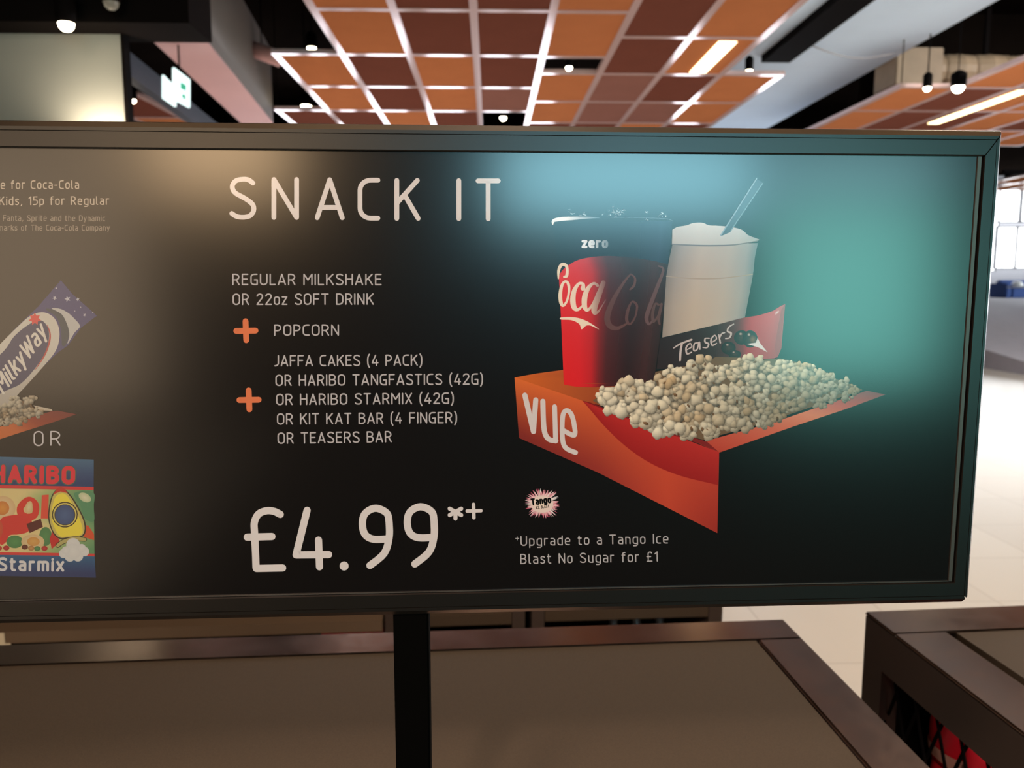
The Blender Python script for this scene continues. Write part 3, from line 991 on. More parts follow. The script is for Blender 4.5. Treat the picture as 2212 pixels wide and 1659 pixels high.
# ---- popcorn: a heap of lobed kernels, drawn by a tiny z-buffer over its outline
def popcorn(name, conv, outline, n, size, seed, step, lit, base, label=None):
    rng = random.Random(seed)
    xs, ys = [p[0] for p in outline], [p[1] for p in outline]
    x0, x1, y0, y1 = min(xs) - 30, max(xs) + 30, min(ys) - 40, max(ys) + 30
    W_, H_ = int((x1 - x0) / step), int((y1 - y0) / step)
    GX, GY = np.meshgrid(x0 + step * np.arange(W_), y0 + step * np.arange(H_))
    Z = np.full((H_, W_), -1e9)
    Cc = np.zeros((H_, W_, 3))

    def inside(x, y):
        c, m = False, len(outline)
        for i in range(m):
            (ax, ay), (bx, by) = outline[i], outline[i - 1]
            if (ay > y) != (by > y) and x < (bx - ax) * (y - ay) / (by - ay) + ax:
                c = not c
        return c
    ks, tries = [], 0
    while len(ks) < n and tries < n * 60:
        tries += 1
        x, y = rng.uniform(x0, x1), rng.uniform(y0, y1)
        if not inside(x, y):
            continue
        r = size(x, y)
        if tries < n * 40 and any((x - q[0]) ** 2 + (y - q[1]) ** 2 < (.62 * min(r, q[2])) ** 2 for q in ks):
            continue
        ks.append((x, y, r))
    for x, y, r in ks:
        zb = (y - y0) * .40 + rng.uniform(-.5, .5) * r
        tint = mixc((236, 218, 184), (206, 170, 124), rng.random() ** 2.2)
        lobes = [(x, y, r * .5, 0, .8, 0)]
        lean = rng.uniform(0, 6.28)
        for _ in range(rng.randint(7, 12)):
            an, d = rng.uniform(0, 6.28), r * rng.uniform(.25, .8)
            k_ = 1 + .25 * math.cos(an - lean)
            lobes.append((x + math.cos(an) * d * k_, y + math.sin(an) * d * .8 * k_, r * rng.uniform(.22, .54), rng.uniform(-.35, .45) * r, rng.uniform(.55, 1), rng.uniform(0, 3.14)))
        pit = rng.random() < .4
        if pit:
            lobes.append((x + rng.uniform(-.4, .4) * r, y + rng.uniform(-.1, .4) * r, r * rng.uniform(.12, .22), r * .62, .6, rng.uniform(0, 3.14)))
        for li, (lx, ly, lr, lz, asp, ro) in enumerate(lobes):
            i0, i1 = max(0, int((ly - lr - y0) / step)), min(H_, int((ly + lr - y0) / step) + 2)
            j0, j1 = max(0, int((lx - lr - x0) / step)), min(W_, int((lx + lr - x0) / step) + 2)
            if i0 >= i1 or j0 >= j1:
                continue
            gx, gy = GX[i0:i1, j0:j1] - lx, GY[i0:i1, j0:j1] - ly
            wob = 1 + .12 * np.sin(gx * .13 + li) * np.cos(gy * .12 + li * 2)
            dx, dy = (gx * math.cos(ro) + gy * math.sin(ro)) / lr * wob, (gy * math.cos(ro) - gx * math.sin(ro)) / (lr * asp) * wob
            q = 1 - dx * dx - dy * dy
            ok = q > 0
            nz = np.sqrt(np.maximum(q, 0))
            zz = zb + lz + nz * lr
            sub = Z[i0:i1, j0:j1]
            win = ok & (zz > sub)
            ux, uy = gx / lr, gy / lr
            sh = np.clip(.70 + .28 * (-.5 * ux - .8 * uy) + .14 * nz, .25, 1.06) * (.80 + .20 * nz ** .5)
            col = np.array(mixc(tint, (104, 66, 34), .8) if (pit and li == len(lobes) - 1) else mixc(tint, (240, 228, 200), rng.random() * .5))
            cc = sh[..., None] * col * lit(lx, ly)
            Z[i0:i1, j0:j1] = np.where(win, zz, sub)
            Cc[i0:i1, j0:j1] = np.where(win[..., None], cc, Cc[i0:i1, j0:j1])
    # contact shade between printed kernels: compare with the local mean depth
    pad = np.pad(np.where(Z < -1e8, 0, Z), 6, mode='edge')
    acc = np.zeros_like(Z)
    for di in range(-6, 7, 3):
        for dj in range(-6, 7, 3):
            acc += pad[6 + di:6 + di + H_, 6 + dj:6 + dj + W_]
    dev = np.where(Z < -1e8, 0, Z) - acc / 25
    Cc *= np.clip(1.0 + dev / 60.0, .62, 1.10)[..., None]
    art = Art(name, conv, base)
    art.poly(outline, (104, 80, 56))
    mask = Z > -1e8
    idx = -np.ones((H_, W_), dtype=int)
    use = mask.copy()
    use[1:] |= mask[:-1]; use[:, 1:] |= mask[:, :-1]; use[1:, 1:] |= mask[:-1, :-1]
    use &= mask
    pts, cols = [], []
    for i, j in zip(*np.nonzero(use)):
        idx[i, j] = len(pts)
        pts.append((GX[i, j], GY[i, j]))
        cols.append(tuple(np.clip(Cc[i, j], 0, 255)))
    fs = []
    for i in range(H_ - 1):
        for j in range(W_ - 1):
            q = (idx[i, j], idx[i, j + 1], idx[i + 1, j + 1], idx[i + 1, j])
            if min(q) >= 0:
                fs.append(q)
            elif sum(k >= 0 for k in q) == 3:
                fs.append(tuple(k for k in q if k >= 0))
    art.addf(pts, fs, cols)
    art.step()
    return art.build(label=label)


heap = [(470, 300), (520, 262), (600, 250), (640, 232), (710, 186), (800, 210), (822, 138), (900, 122), (1000, 104), (1090, 98), (1160, 54), (1300, 58), (1420, 70), (1520, 62), (1610, 82),
        (1735, 130), (1800, 168), (1900, 200), (1985, 240), (1800, 302), (1500, 402), (1330, 455), (1090, 520), (930, 482), (780, 436), (640, 380), (520, 330)]
popcorn('printed_popcorn', K7, heap, 110, lambda x, y: 70 - 30 * max(0, min(1, (x - 800) / 1100)) + 8 * max(0, min(1, (y - 150) / 300)), 11, 3.2,
        lambda x, y: 0.93 - .30 * max(0, min(1, (x - 900) / 900)) * max(0, min(1, (y - 100) / 200)), 5, label='printed heap of popcorn')

# ---- small starburst logo
K8 = (420 / 2212, 1080, 1020)
a = Art('starburst_logo', K8)
rng = random.Random(9)
for k in range(150):
    an = rng.uniform(0, 2 * math.pi)
    sx, sy = rng.uniform(.72, 1.0) * 235, rng.uniform(.75, 1.02) * 200
    c_, s_n = math.cos(an), math.sin(an)
    q = 1 / max(abs(c_), abs(s_n)) ** .55
    tip = (481 + c_ * sx * q * .86, 356 + s_n * sy * q * .86)
    wv = rng.uniform(9, 26)
    base = (481 + c_ * 60, 356 + s_n * 50)
    mag = math.cos(an - R(-110)) > .35 or math.cos(an - R(40)) > .6 or math.cos(an - R(130)) > .75
    col = rng.choice([(206, 56, 96), (186, 46, 92), (226, 150, 160), (212, 196, 190)] if mag else [(124, 132, 156), (196, 190, 188), (170, 160, 140), (96, 104, 128), (220, 208, 200)])
    a.addf([tip, (base[0] - s_n * wv, base[1] + c_ * wv), (base[0] + s_n * wv, base[1] - c_ * wv)], [(0, 1, 2)], [col, (222, 206, 192), (222, 206, 192)])
    a.step()
a.disc(478, 362, 128, 100, (226, 204, 178), (216, 190, 178), 26)
text(a, 'Tango', (356, 382), (588, 350), 84, 20, (10, 8, 8), gap=.34)
text(a, 'ICE BLAST', (410, 420), (562, 402), 34, 6.5, (52, 42, 40), gap=.32)
a.build(label='small pink and white starburst logo')

# ---- chocolate bar at the left edge
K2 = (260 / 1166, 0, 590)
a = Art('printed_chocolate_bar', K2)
NV, WH = (52, 54, 100), (192, 184, 168)
a.poly([(-560, 1290), (0, 690), (180, 505), (370, 325), (590, 68), (705, 205), (940, 412), (785, 530), (660, 700), (560, 770), (420, 905), (170, 1180), (-130, 1480)], NV)
a.poly(smooth([(-560, 1300), (-200, 905), (0, 690), (150, 540), (270, 430), (360, 385), (450, 385), (530, 440), (572, 540), (572, 650), (535, 760), (420, 905), (170, 1180), (-130, 1480), (-300, 1440)], 4, True), lambda x, y: mixc(WH, (160, 150, 136), (y - 700) / 700))
a.stroke(smooth([(455, 352, 20), (560, 398, 60), (622, 500, 82), (632, 600, 76), (618, 690, 40)], 6), 60, (44, 58, 68))
a.step()
a.poly(smooth([(500, 342), (580, 345), (660, 385), (725, 445), (775, 515), (720, 580), (655, 685), (672, 600), (655, 510), (600, 400)], 4, True), (176, 172, 164))
a.poly(smooth([(-560, 1250), (-200, 950), (30, 762), (140, 610), (285, 494), (395, 456), (462, 525), (474, 640), (430, 785), (330, 935), (200, 1072), (60, 1138), (-120, 1230), (-380, 1330)], 4, True), (52, 54, 84))
a.stroke(smooth([(455, 500, 4), (484, 580, 14), (478, 670, 16), (430, 800, 14), (345, 930, 6)], 5), 10, (168, 56, 56))
a.step()
for x, y, r in ((530, 240, 24), (655, 250, 32), (755, 254, 20), (820, 405, 17), (545, 146, 12), (782, 330, 9), (900, 380, 9), (725, 368, 8)):
    a.star(x, y, r, (176, 172, 176), 5, .42, rng.uniform(0, 1))
a.star(338, 445, 62, (206, 60, 58), 7, .6)
a.build(label='printed blue and white chocolate bar')
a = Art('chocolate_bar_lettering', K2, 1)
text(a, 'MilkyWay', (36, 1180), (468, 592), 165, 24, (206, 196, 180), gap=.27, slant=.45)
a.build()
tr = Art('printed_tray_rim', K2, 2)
tr.strip([(-300, 1580), (0, 1488), (250, 1415), (510, 1335), (560, 1332)], [(-300, 1720), (0, 1608), (250, 1528), (560, 1430), (742, 1366)],
         lambda s, t: ramp([(0, (196, 106, 52)), (.45, (190, 100, 54)), (.7, (140, 58, 40)), (1, (112, 46, 40))], t), 16, 4)
tr.poly([(325, 1280), (505, 1318), (510, 1336), (420, 1330), (350, 1308)], (186, 170, 146))
tr.build()
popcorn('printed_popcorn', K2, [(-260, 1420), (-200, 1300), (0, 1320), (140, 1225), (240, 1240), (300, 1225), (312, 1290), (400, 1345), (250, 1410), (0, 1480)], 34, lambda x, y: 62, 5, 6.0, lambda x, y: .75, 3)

# ---- sweet bag at the left edge
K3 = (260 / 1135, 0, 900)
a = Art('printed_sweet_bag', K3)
BX = -560
a.strip([(BX, 372), (0, 378), (885, 405)], [(BX, 640), (0, 648), (884, 668)], lambda s, t: mixc((66, 100, 124), (34, 56, 96), s * 1.2), 12, 8)
a.strip([(BX, 1300), (0, 1300), (893, 1316)], [(BX, 1500), (0, 1502), (905, 1518)], lambda s, t: mixc((44, 92, 124), (40, 52, 92), s * 1.2), 12, 6)
a.strip([(BX, 638), (0, 644), (884, 662)], [(BX, 668), (0, 676), (884, 692)], lambda s, t: (206, 52, 52), 4, 2)
a.strip([(BX, 670), (0, 678), (884, 692)], [(BX, 1290), (0, 1290), (892, 1304)], lambda s, t: ramp([(0, (214, 186, 120)), (.6, (216, 190, 128)), (.75, (150, 168, 104)), (1, (92, 138, 92))], t + .1 * math.sin(s * 7)), 30, 12)
a.strip([(BX, 1276), (0, 1276), (892, 1292)], [(BX, 1300), (0, 1302), (893, 1318)], lambda s, t: (206, 56, 52), 4, 2)
a.disc(30, 866, 118, 118, (226, 196, 150), (206, 168, 116))
a.disc(22, 862, 66, 66, (214, 142, 62), (196, 118, 54))
a.poly(smooth([(700, 720), (880, 712), (884, 850), (886, 985), (800, 960), (760, 840)], 4, True), (84, 134, 92))
a.disc(800, 762, 64, 40, (216, 206, 168), (180, 186, 140), 16, .5)
a.poly([(395, 740), (460, 735), (455, 960), (385, 960)], (214, 74, 52))
a.brush([(270, 790, 70), (335, 830, 62), (330, 920, 62), (270, 950, 70), (205, 925, 70), (195, 850, 62)], (206, 52, 40), closed=True)
a.step()
a.poly(smooth([(110, 930), (230, 930), (300, 980), (270, 1080), (180, 1110), (90, 1120), (60, 1180), (0, 1200), (0, 980)], 4, True), (204, 50, 42))
a.disc(-90, 1060, 120, 130, (206, 92, 52), (190, 70, 46))
a.disc(272, 856, 34, 62, (216, 196, 146), (206, 170, 116), 16, .25)
a.poly([(250, 1012), (385, 962), (405, 1040), (280, 1098)], (84, 26, 22))
a.disc(140, 1180, 80, 60, (86, 136, 76), (70, 120, 66))
a.disc(430, 1130, 60, 90, (84, 132, 76), (74, 120, 70))
a.disc(310, 1180, 110, 70, (220, 192, 140), (206, 172, 120))
a.disc(315, 1178, 60, 42, (210, 158, 84), (200, 140, 70))
for x, y, c in ((60, 1238, (190, 46, 44)), (235, 1230, (110, 50, 34)), (295, 1240, (200, 140, 80)), (352, 1244, (90, 140, 84)), (420, 1242, (196, 50, 48)), (-10, 1240, (200, 60, 44))):
    a.disc(x, y, 30, 24, c, tuple(v * .8 for v in c), 12)
# rocket
OUT = (54, 44, 30)
a.poly([(785, 1015), (835, 1030), (886, 1105), (888, 1165), (790, 1135)], (206, 76, 40))
a.poly([(505, 1060), (468, 1150), (488, 1248), (568, 1180)], (190, 40, 36))
a.poly(smooth([(565, 668), (640, 710), (722, 820), (806, 1000), (786, 1128), (640, 1150), (556, 1150), (490, 1080), (454, 940), (486, 750)], 5, True), OUT)
a.poly(smooth([(565, 682), (634, 722), (712, 828), (792, 1000), (776, 1118), (640, 1138), (560, 1138), (500, 1074), (466, 940), (496, 756)], 5, True), (196, 176, 92))
a.poly(smooth([(568, 726), (625, 738), (690, 838), (768, 1010), (768, 1110), (640, 1128), (572, 1130), (522, 1064), (486, 940), (512, 780)], 5, True), (232, 208, 66))
a.poly([(500, 735), (530, 690), (565, 656), (605, 676), (640, 722), (570, 706)], (190, 50, 36))
a.disc(612, 924, 122, 122, OUT)
a.disc(612, 924, 112, 112, (206, 186, 96))
a.disc(612, 926, 99, 99, OUT)
a.disc(612, 926, 93, 93, (70, 92, 128), (58, 76, 112))
a.stroke(smooth([(545, 1215, 44), (600, 1178, 46), (700, 1152, 46), (800, 1158, 40)], 5), 40, OUT)
a.step()
a.stroke(smooth([(545, 1215, 30), (600, 1178, 34), (700, 1152, 34), (800, 1158, 28)], 5), 30, (176, 160, 96))
a.step()
for x, y, r in ((690, 1210, 66), (600, 1290, 44), (660, 1318, 50), (735, 1316, 50), (795, 1272, 46), (690, 1270, 76), (622, 1262, 40), (770, 1240, 40)):
    a.disc(x, y, r, r, OUT if False else (214, 208, 196), (206, 200, 190))
a.build(label='printed sweet bag with yellow rocket')
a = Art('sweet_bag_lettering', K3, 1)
text(a, 'HARIBO', (-82, 636), (716, 650), 192, 58, (60, 96, 80), gap=.40)
text(a, 'HARIBO', (-74, 626), (708, 640), 176, 42, (214, 44, 56), gap=.40)
a.build(label='red bag lettering')
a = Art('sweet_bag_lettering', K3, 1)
text(a, 'Starmix', (-22, 1456), (606, 1462), 132, 25, (214, 206, 198), gap=.34)
a.build(label='white bag lettering')

# ================================================================== COUNTERS
def counter(name, label, corner, rz, width, depth, rimw, opening=None):
    """Display counter whose rear edge carries the given corner; local x along it, -y towards the photographer."""
    r = empty(name, (corner[0], corner[1], 0), rz)
    tag(r, label, 'display counter')
    x0, x1 = (-width, 0) if width > 0 else (0, -width)
    h = 0.95
    t = 0.006
    mb = MB()
    for lo, hi in (((x0, -rimw, h - t), (x1, 0, h)), ((x0, -depth, h - t), (x1, -depth + rimw, h)),
                   ((x0, -depth + rimw, h - t), (x0 + rimw, -rimw, h)), ((x1 - rimw, -depth + rimw, h - t), (x1, -rimw, h))):
        mb.box(lo, hi)
    tag(mb.build('top_rim', M['rim'], r, bevel=0.0026), 'shiny bronze metal rim')
    return r, x0, x1, h, t


near, x0, x1, h, t = counter('display_counter', 'dark counter with brown top panel and shiny bronze rim, behind the black post', (0.483, 1.257), R(2.8), 1.7, 0.545, 0.071)
boxpart('top_panel', (x0 + 0.0725, -0.4725, h - 0.02), (x1 - 0.0745, -0.0705, h - 0.0022), M['laminate'], near)
boxpart('body', (x0 + 0.004, -0.541, 0.0), (x1 - 0.004, -0.004, h - t), M['bronze_side'], near)

right, x0, x1, h, t = counter('display_counter', 'dark counter with slotted top and lattice side showing red packets', (0.631, 1.285), R(3.7), -1.5, 0.62, 0.088)
boxpart('top_panel', (x0 + 0.105, -0.53, h - 0.02), (x1 - 0.09, -0.070, h - 0.003), M['laminate'], right)
boxpart('slot', (x0 + 0.0885, -0.53, h - 0.06), (x0 + 0.1045, -0.072, h - 0.0205), M['black'], right)
mb = MB()
zb, zt = 0.40, 0.873
mb.box((0.0005, -0.060, 0), (0.03, -0.004, h - t))              # rear stile of the side
mb.box((0.0005, -0.616, 0), (0.03, -0.555, h - t))
mb.box((0.0005, -0.555, zt), (0.03, -0.060, h - t))
mb.box((0.0005, -0.555, 0), (0.03, -0.060, zb))
tag(mb.build('side_frame', M['bronze_side'], right), 'dark bronze side frame')
mb = MB()
mb.box((0.03, -0.03, 0), (1.49, -0.004, h - t))
mb.box((0.03, -0.616, 0), (1.49, -0.59, h - t))
mb.box((0.36, -0.59, 0), (0.40, -0.03, h - t))
mb.box((0.03, -0.59, zb - 0.03), (0.36, -0.03, zb))
mb.box((0.03, -0.59, zt + 0.01), (0.36, -0.03, zt + 0.03))
mb.build('body', M['black'], right)
mb = MB()
for k in range(-10, 14):
    for sgn in (1, -1):
        # crossing slats clipped to the opening
        y_a, z_a, z_b = -0.06 - 0.055 * k, zb, zt
        dy = -sgn * 0.20
        pts = []
        for zz in np.linspace(z_a, z_b, 40):
            yy = y_a + dy * (zz - z_a) / (z_b - z_a)
            if -0.555 <= yy <= -0.060:
                pts.append((yy, zz))
        if len(pts) > 3:
            (ya, za), (yb, zb_) = pts[0], pts[-1]
            d = Vector((0, yb - ya, zb_ - za)).normalized()
            n_ = Vector((0, -d.z, d.y)) * 0.0026
            xo = 0.010 + (0.004 if sgn > 0 else 0.0)
            P0, P1 = Vector((xo, ya, za)), Vector((xo, yb, zb_))
            e = Vector((0.0012, 0, 0))
            mb.loft([[P0 - n_ - e, P0 + n_ - e, P0 + n_ + e, P0 - n_ + e], [P1 - n_ - e, P1 + n_ - e, P1 + n_ + e, P1 - n_ + e]])
tag(mb.build('lattice_panel', M['black'], right), 'black crossed lattice slats')


def packet_mesh():
    """Plump sealed packet: pillow with two crimped fins."""
    mb = MB()
    W_, H_, T_ = 0.075, 0.115, 0.032
    rings = []
    for i in range(11):
        v = -1 + 2 * i / 10
        th = T_ / 2 * max(0.04, (1 - abs(v) ** 3.0))
        ww = W_ / 2 * (1 + 0.04 * math.cos(v * 3))
        ring = []
        for k in range(16):
            an = 2 * math.pi * k / 16
            c_, s_n = math.cos(an), math.sin(an)
            ring.append((ww * abs(c_) ** .8 * (1 if c_ >= 0 else -1), th * s_n * (1 + .12 * math.sin(5 * v + an * 2)), H_ / 2 * (v + 1)))
        rings.append(ring)
    mb.loft(rings)
    return mb


def make_packet():
    r = empty('sweet_packet', (0, 0, 0))
    tag(r, 'plump red sweet packet behind the lattice side of the slotted counter', 'sweet packet', 'red packets behind the lattice')
    packet_mesh().build('wrapper', M['red'], r, smooth=True)
    mb = MB()
    rings = []
    for v, s in ((0.14, 1.04), (0.34, 1.04)):
        th = 0.016 * (1 - abs(2 * v - 1) ** 3) * s + .0008
        rings.append([(0.0385 * s * abs(math.cos(2 * math.pi * k / 16)) ** .8 * (1 if math.cos(2 * math.pi * k / 16) >= 0 else -1), th * math.sin(2 * math.pi * k / 16) * 1.16, 0.115 * v) for k in range(16)])
    mb.loft(rings, close=False)
    tag(mb.build('band', M['pinkband'], r, smooth=True), 'pale pink label band')
    return r


def copy_tree(o, parent=None):
    c = o.copy()
    COL.objects.link(c)
    if parent:
        c.parent = parent
    for ch in list(o.children):
        copy_tree(ch, c)
    return c


proto = make_packet()
first = True
rng = random.Random(2)
RM = Matrix.Translation((0.631, 1.285, 0)) @ Matrix.Rotation(R(3.7), 4, 'Z')
for row in range(4):
    for k in range(5):
        o = proto if first else copy_tree(proto)
        first = False
        ly = -0.145 - 0.083 * k
        p = RM @ Vector((0.062 + 0.001 * row, ly, 0.401 + 0.1165 * row))
        o.location = p
        o.rotation_euler = (0, 0, R(3.7) + math.pi / 2 + rng.uniform(-.05, .05))
# a taller front packet with its pale top showing
# ---- the shelving behind the sign
shelf = empty('shelf_unit', (0.0, 2.2, 0), R(2.8))
SM = Matrix.Translation((0.0, 2.2, 0)) @ Matrix.Rotation(R(2.8), 4, 'Z')
tag(shelf, 'long low shelf unit seen through the gap beneath the menu board', 'shelf unit')
for xa, xb in ((-2.6, -2.56), (0.637, 0.677), (0.062, 0.098), (0.118, 0.154), (-0.30, -0.26)):
    boxpart('upright', (xa, 0.0, 0.0), (xb, 0.5, 0.92), M['bronze_side'], shelf)
boxpart('back_panel', (-2.56, 0.48, 0.0), (0.637, 0.5, 0.92), M['black'], shelf)
boxpart('top_board', (-2.62, -0.01, 0.92), (0.69, 0.51, 0.95), M['laminate'], shelf)
boxpart('shelf_board', (-2.56, -0.02, 0.530), (-0.305, 0.478, 0.562), M['shelfwood'], shelf)
boxpart('shelf_board', (-0.258, 0.0, 0.530), (0.060, 0.478, 0.560), M['laminate'], shelf)
boxpart('shelf_board', (0.156, 0.0, 0.534), (0.635, 0.478, 0.572), M['laminate'], shelf)
boxpart('bottom_board', (-2.56, 0.02, 0.02), (0.637, 0.478, 0.06), M['black'], shelf)


def bottle(name, x, label, material, cat='bottle', group=None):
    r = empty(name, SM @ Vector((x, 0.12, 0.0605)), R(2.8))
    tag(r, label, cat, group)
    one('body', lambda m: m.lathe([(0.03, 0), (0.032, 0.01), (0.032, 0.28), (0.025, 0.34), (0.013, 0.40), (0.013, 0.43)]), material, r, smooth=True)
    one('cap', lambda m: m.lathe([(0.0155, 0.431), (0.0155, 0.462), (0.012, 0.466)]), M['white'], r, smooth=True)


for k, x in enumerate((0.38, 0.452, 0.524)):
    bottle('drink_bottle', x, 'dark bottle with white cap on the shelf beneath the menu board', M['steel'], 'bottle', 'white-capped bottles under the board')
rb = empty('sweet_box', SM @ Vector((-0.40, 0.14, 0.0605)), R(2.8))
tag(rb, 'red sweet box on the shelf just behind the black post', 'sweet box')
boxpart('carton', (-0.09, -0.07, 0), (0.09, 0.10, 0.44), M['red'], rb, bevel=0.004)
pc = empty('price_card', SM @ Vector((-1.345, -0.0225, 0.525)), R(2.8))
tag(pc, 'small cream price card on the shelf edge beneath the menu board', 'price card')
boxpart('card', (-0.06, -0.0015, -0.004), (0.028, 0.0015, 0.036), M['cream'], pc)
boxpart('card_foot', (0.0282, -0.0015, -0.004), (0.042, 0.0015, 0.006), M['cream'], pc)

# ================================================================== CEILING RAFTS
ZR, PX_, E0 = 3.6, 0.62, -0.118
ek = lambda k: E0 + PX_ * k
GAPW = 0.032


def raft(name, label, cells, strips=(), near='strip'):
    """cells: (x0, x1, y0, y1, colour). Pale metal grid below, one child per panel."""
    cx = sum(c[0] for c in cells) / len(cells)
    cy = sum(c[2] for c in cells) / len(cells)
    r = empty(name, (cx, cy, ZR))
    tag(r, label, 'ceiling raft')
    g = MB()
    cols, rows = {}, set()
    for X0_, X1_, Y0_, Y1_, col in cells:
        for x in (X0_, X1_):
            cols.setdefault(round(x, 3), []).append((Y0_ - GAPW, Y1_ + GAPW))
        for y in (Y0_, Y1_):
            rows.add((round(X0_, 3), round(X1_, 3), round(y, 3)))
    for x, iv in cols.items():
        iv.sort()
        run = [list(iv[0])]
        for p, q in iv[1:]:
            if p <= run[-1][1] + 1e-4:
                run[-1][1] = max(run[-1][1], q)
            else:
                run.append([p, q])
        for p, q in run:
            g.box((x - GAPW - cx, p - cy, 0), (x + GAPW - cx, q - cy, 0.04))
    for xa, xb, y in rows:
        g.box((xa + GAPW - cx, y - GAPW - cy, 0), (xb - GAPW - cx, y + GAPW - cy, 0.04))
    tag(g.build('grid_frame', M['grid'], r), 'pale metal grid frame')
    for X0_, X1_, Y0_, Y1_, col in cells:
        o = boxpart('panel', (X0_ + GAPW - cx, Y0_ + GAPW - cy, 0.006), (X1_ - GAPW - cx, Y1_ - GAPW - cy, 0.03), M[col], r)
        o['label'] = '%s glossy ceiling panel' % col
    for xa, xb, ya, yb in strips:
        o = boxpart('light_strip', (xa - cx, ya - cy, -0.006), (xb - cx, yb - cy, 0.0055), M['strip' if yb > 2 else near], r)
        o['label'] = 'glowing warm light strip'
    for X0_, X1_, Y0_, Y1_, col in cells[::5]:
        one('hanger_rod', lambda m: m.tube([(X0_ - cx, Y0_ - cy, 0.04), (X0_ - cx, Y0_ - cy, ZC - ZR)], 0.006, 6), M['black'], r)
    return r


LB = [-2.09, -0.85, 0.39, 1.63, 2.87, 4.11, 5.35, 6.59, 7.84, 9.08, 10.30, 11.54, 12.78]
RB = [-1.47, -0.23, 1.01, 2.25, 3.49, 4.73, 5.98, 7.24, 8.48, 9.75, 10.99, 12.23]
COLS = {
    -4: ('L', 10, 'brown orange'.split()),
    -3: ('L', 8, 'orange orange brown brown'.split()),
    -2: ('L', 0, 'orange brown orange orange brown orange orange orange brown brown orange brown'.split()),
    -1: ('L', 0, 'brown orange brown brown orange brown brown brown orange orange brown orange'.split()),
    0: ('L', 0, 'orange brown orange orange brown orange brown brown brown mauve'.split()),
    2: ('R', 0, 'brown orange brown brown orange brown brown brown mauve mauve brown'.split()),
    3: ('R', 0, 'orange brown orange orange brown orange orange orange brown mauve orange'.split()),
    4: ('R', 8, 'orange orange brown'.split()),
}
cells = []
for k, (side, start, cs) in COLS.items():
    B_ = LB if side == 'L' else RB
    for i, c in enumerate(cs):
        cells.append((ek(k), ek(k + 1), B_[start + i], B_[start + i + 1], c))
for y0_, y1_, c in ((-0.85, 0.39, 'brown'), (0.39, 1.63, 'orange'), (1.63, 2.87, 'brown'), (2.87, 4.11, 'orange'), (4.11, 5.35, 'brown'), (5.35, 6.60, 'orange'), (6.60, 7.87, 'orange'), (8.48, 9.75, 'orange'), (9.75, 10.99, 'orange'), (10.99, 12.23, 'brown')):
    cells.append((ek(1), ek(2), y0_, y1_, c))
raft('ceiling_raft', 'large hanging raft of glossy orange and brown ceiling panels above the menu board', cells,
     strips=((2.02, 2.18, 7.34, 8.38), (-0.5, -0.36, 0.9, 1.5)) + tuple((ek(k) + .05, ek(k + 1) - .05, .58, .76) for k in range(-2, 4)), near='amber')
X2 = 4.47
c2 = []
for i, (ys, cs) in enumerate((([8.95, 10.15, 11.4, 12.6], 'orange orange brown'), ([6.45, 7.7, 8.95, 10.15, 11.4, 12.6], 'orange orange brown brown orange'),
                              ([5.2, 6.45, 7.7, 8.95, 10.15, 11.4, 12.6], 'brown orange brown orange brown orange'), ([5.2, 6.45, 7.7, 8.95, 10.15, 11.4, 12.6], 'orange brown orange orange orange brown'),
                              ([6.45, 7.7, 8.95, 10.15, 11.4, 12.6], 'orange orange brown brown orange'), ([7.7, 8.95, 10.15, 11.4, 12.6], 'brown orange brown orange'))):
    for y0_, y1_, c in zip(ys, ys[1:], cs.split()):
        c2.append((X2 + PX_ * i, X2 + PX_ * (i + 1), y0_, y1_, c))
raft('ceiling_raft', 'second raft of orange ceiling panels beyond the long pale beam', c2, strips=((X2 + 1.36, X2 + 1.50, 9.05, 10.9),))
c3 = []
for i in range(5):
    for j in range(4):
        c3.append((10.6 + PX_ * i, 10.6 + PX_ * (i + 1), 13.6 + 1.24 * j, 13.6 + 1.24 * (j + 1), ('orange', 'brown')[(i * 2 + j) % 3 == 0]))
raft('ceiling_raft', 'farthest small raft of orange panels past the top corner of the menu board', c3, strips=((11.0, 11.14, 14.0, 15.6),))
c4 = [(-5.21, -4.59, 9.56, 10.8, 'brown'), (-4.59, -3.97, 9.56, 10.8, 'brown'), (-4.59, -3.97, 10.8, 12.04, 'orange')]
raft('ceiling_raft', 'small brown ceiling panel raft low between the pale wall and the exit sign', c4)

# ================================================================== CEILING FITTINGS
def spotlight(label, px, py, y, r=0.035, top=ZC, lamp='hot', group=None):
    p = at_y(px, py, y)
    e = empty('ceiling_spotlight', p)
    tag(e, label, 'spotlight', group)
    one('housing', lambda m: m.lathe([(r * 1.15, 0.004), (r * 1.3, 0.03), (r * 1.3, 0.13), (r * 0.6, 0.16)]), M['black'], e, smooth=True)
    o = one('lens', lambda m: m.lathe([(0.0008, -r * 1.0), (r * 0.5, -r * 0.87), (r * .87, -r * .5), (r, 0), (r, 0.003)]), M[lamp], e, smooth=True)
    o['label'] = 'glowing warm lens'
    if top > p.z + 0.16:
        one('stem', lambda m: m.tube([(0, 0, 0.155), (0, 0, top - p.z)], 0.008, 8), M['black'], e)
    return p


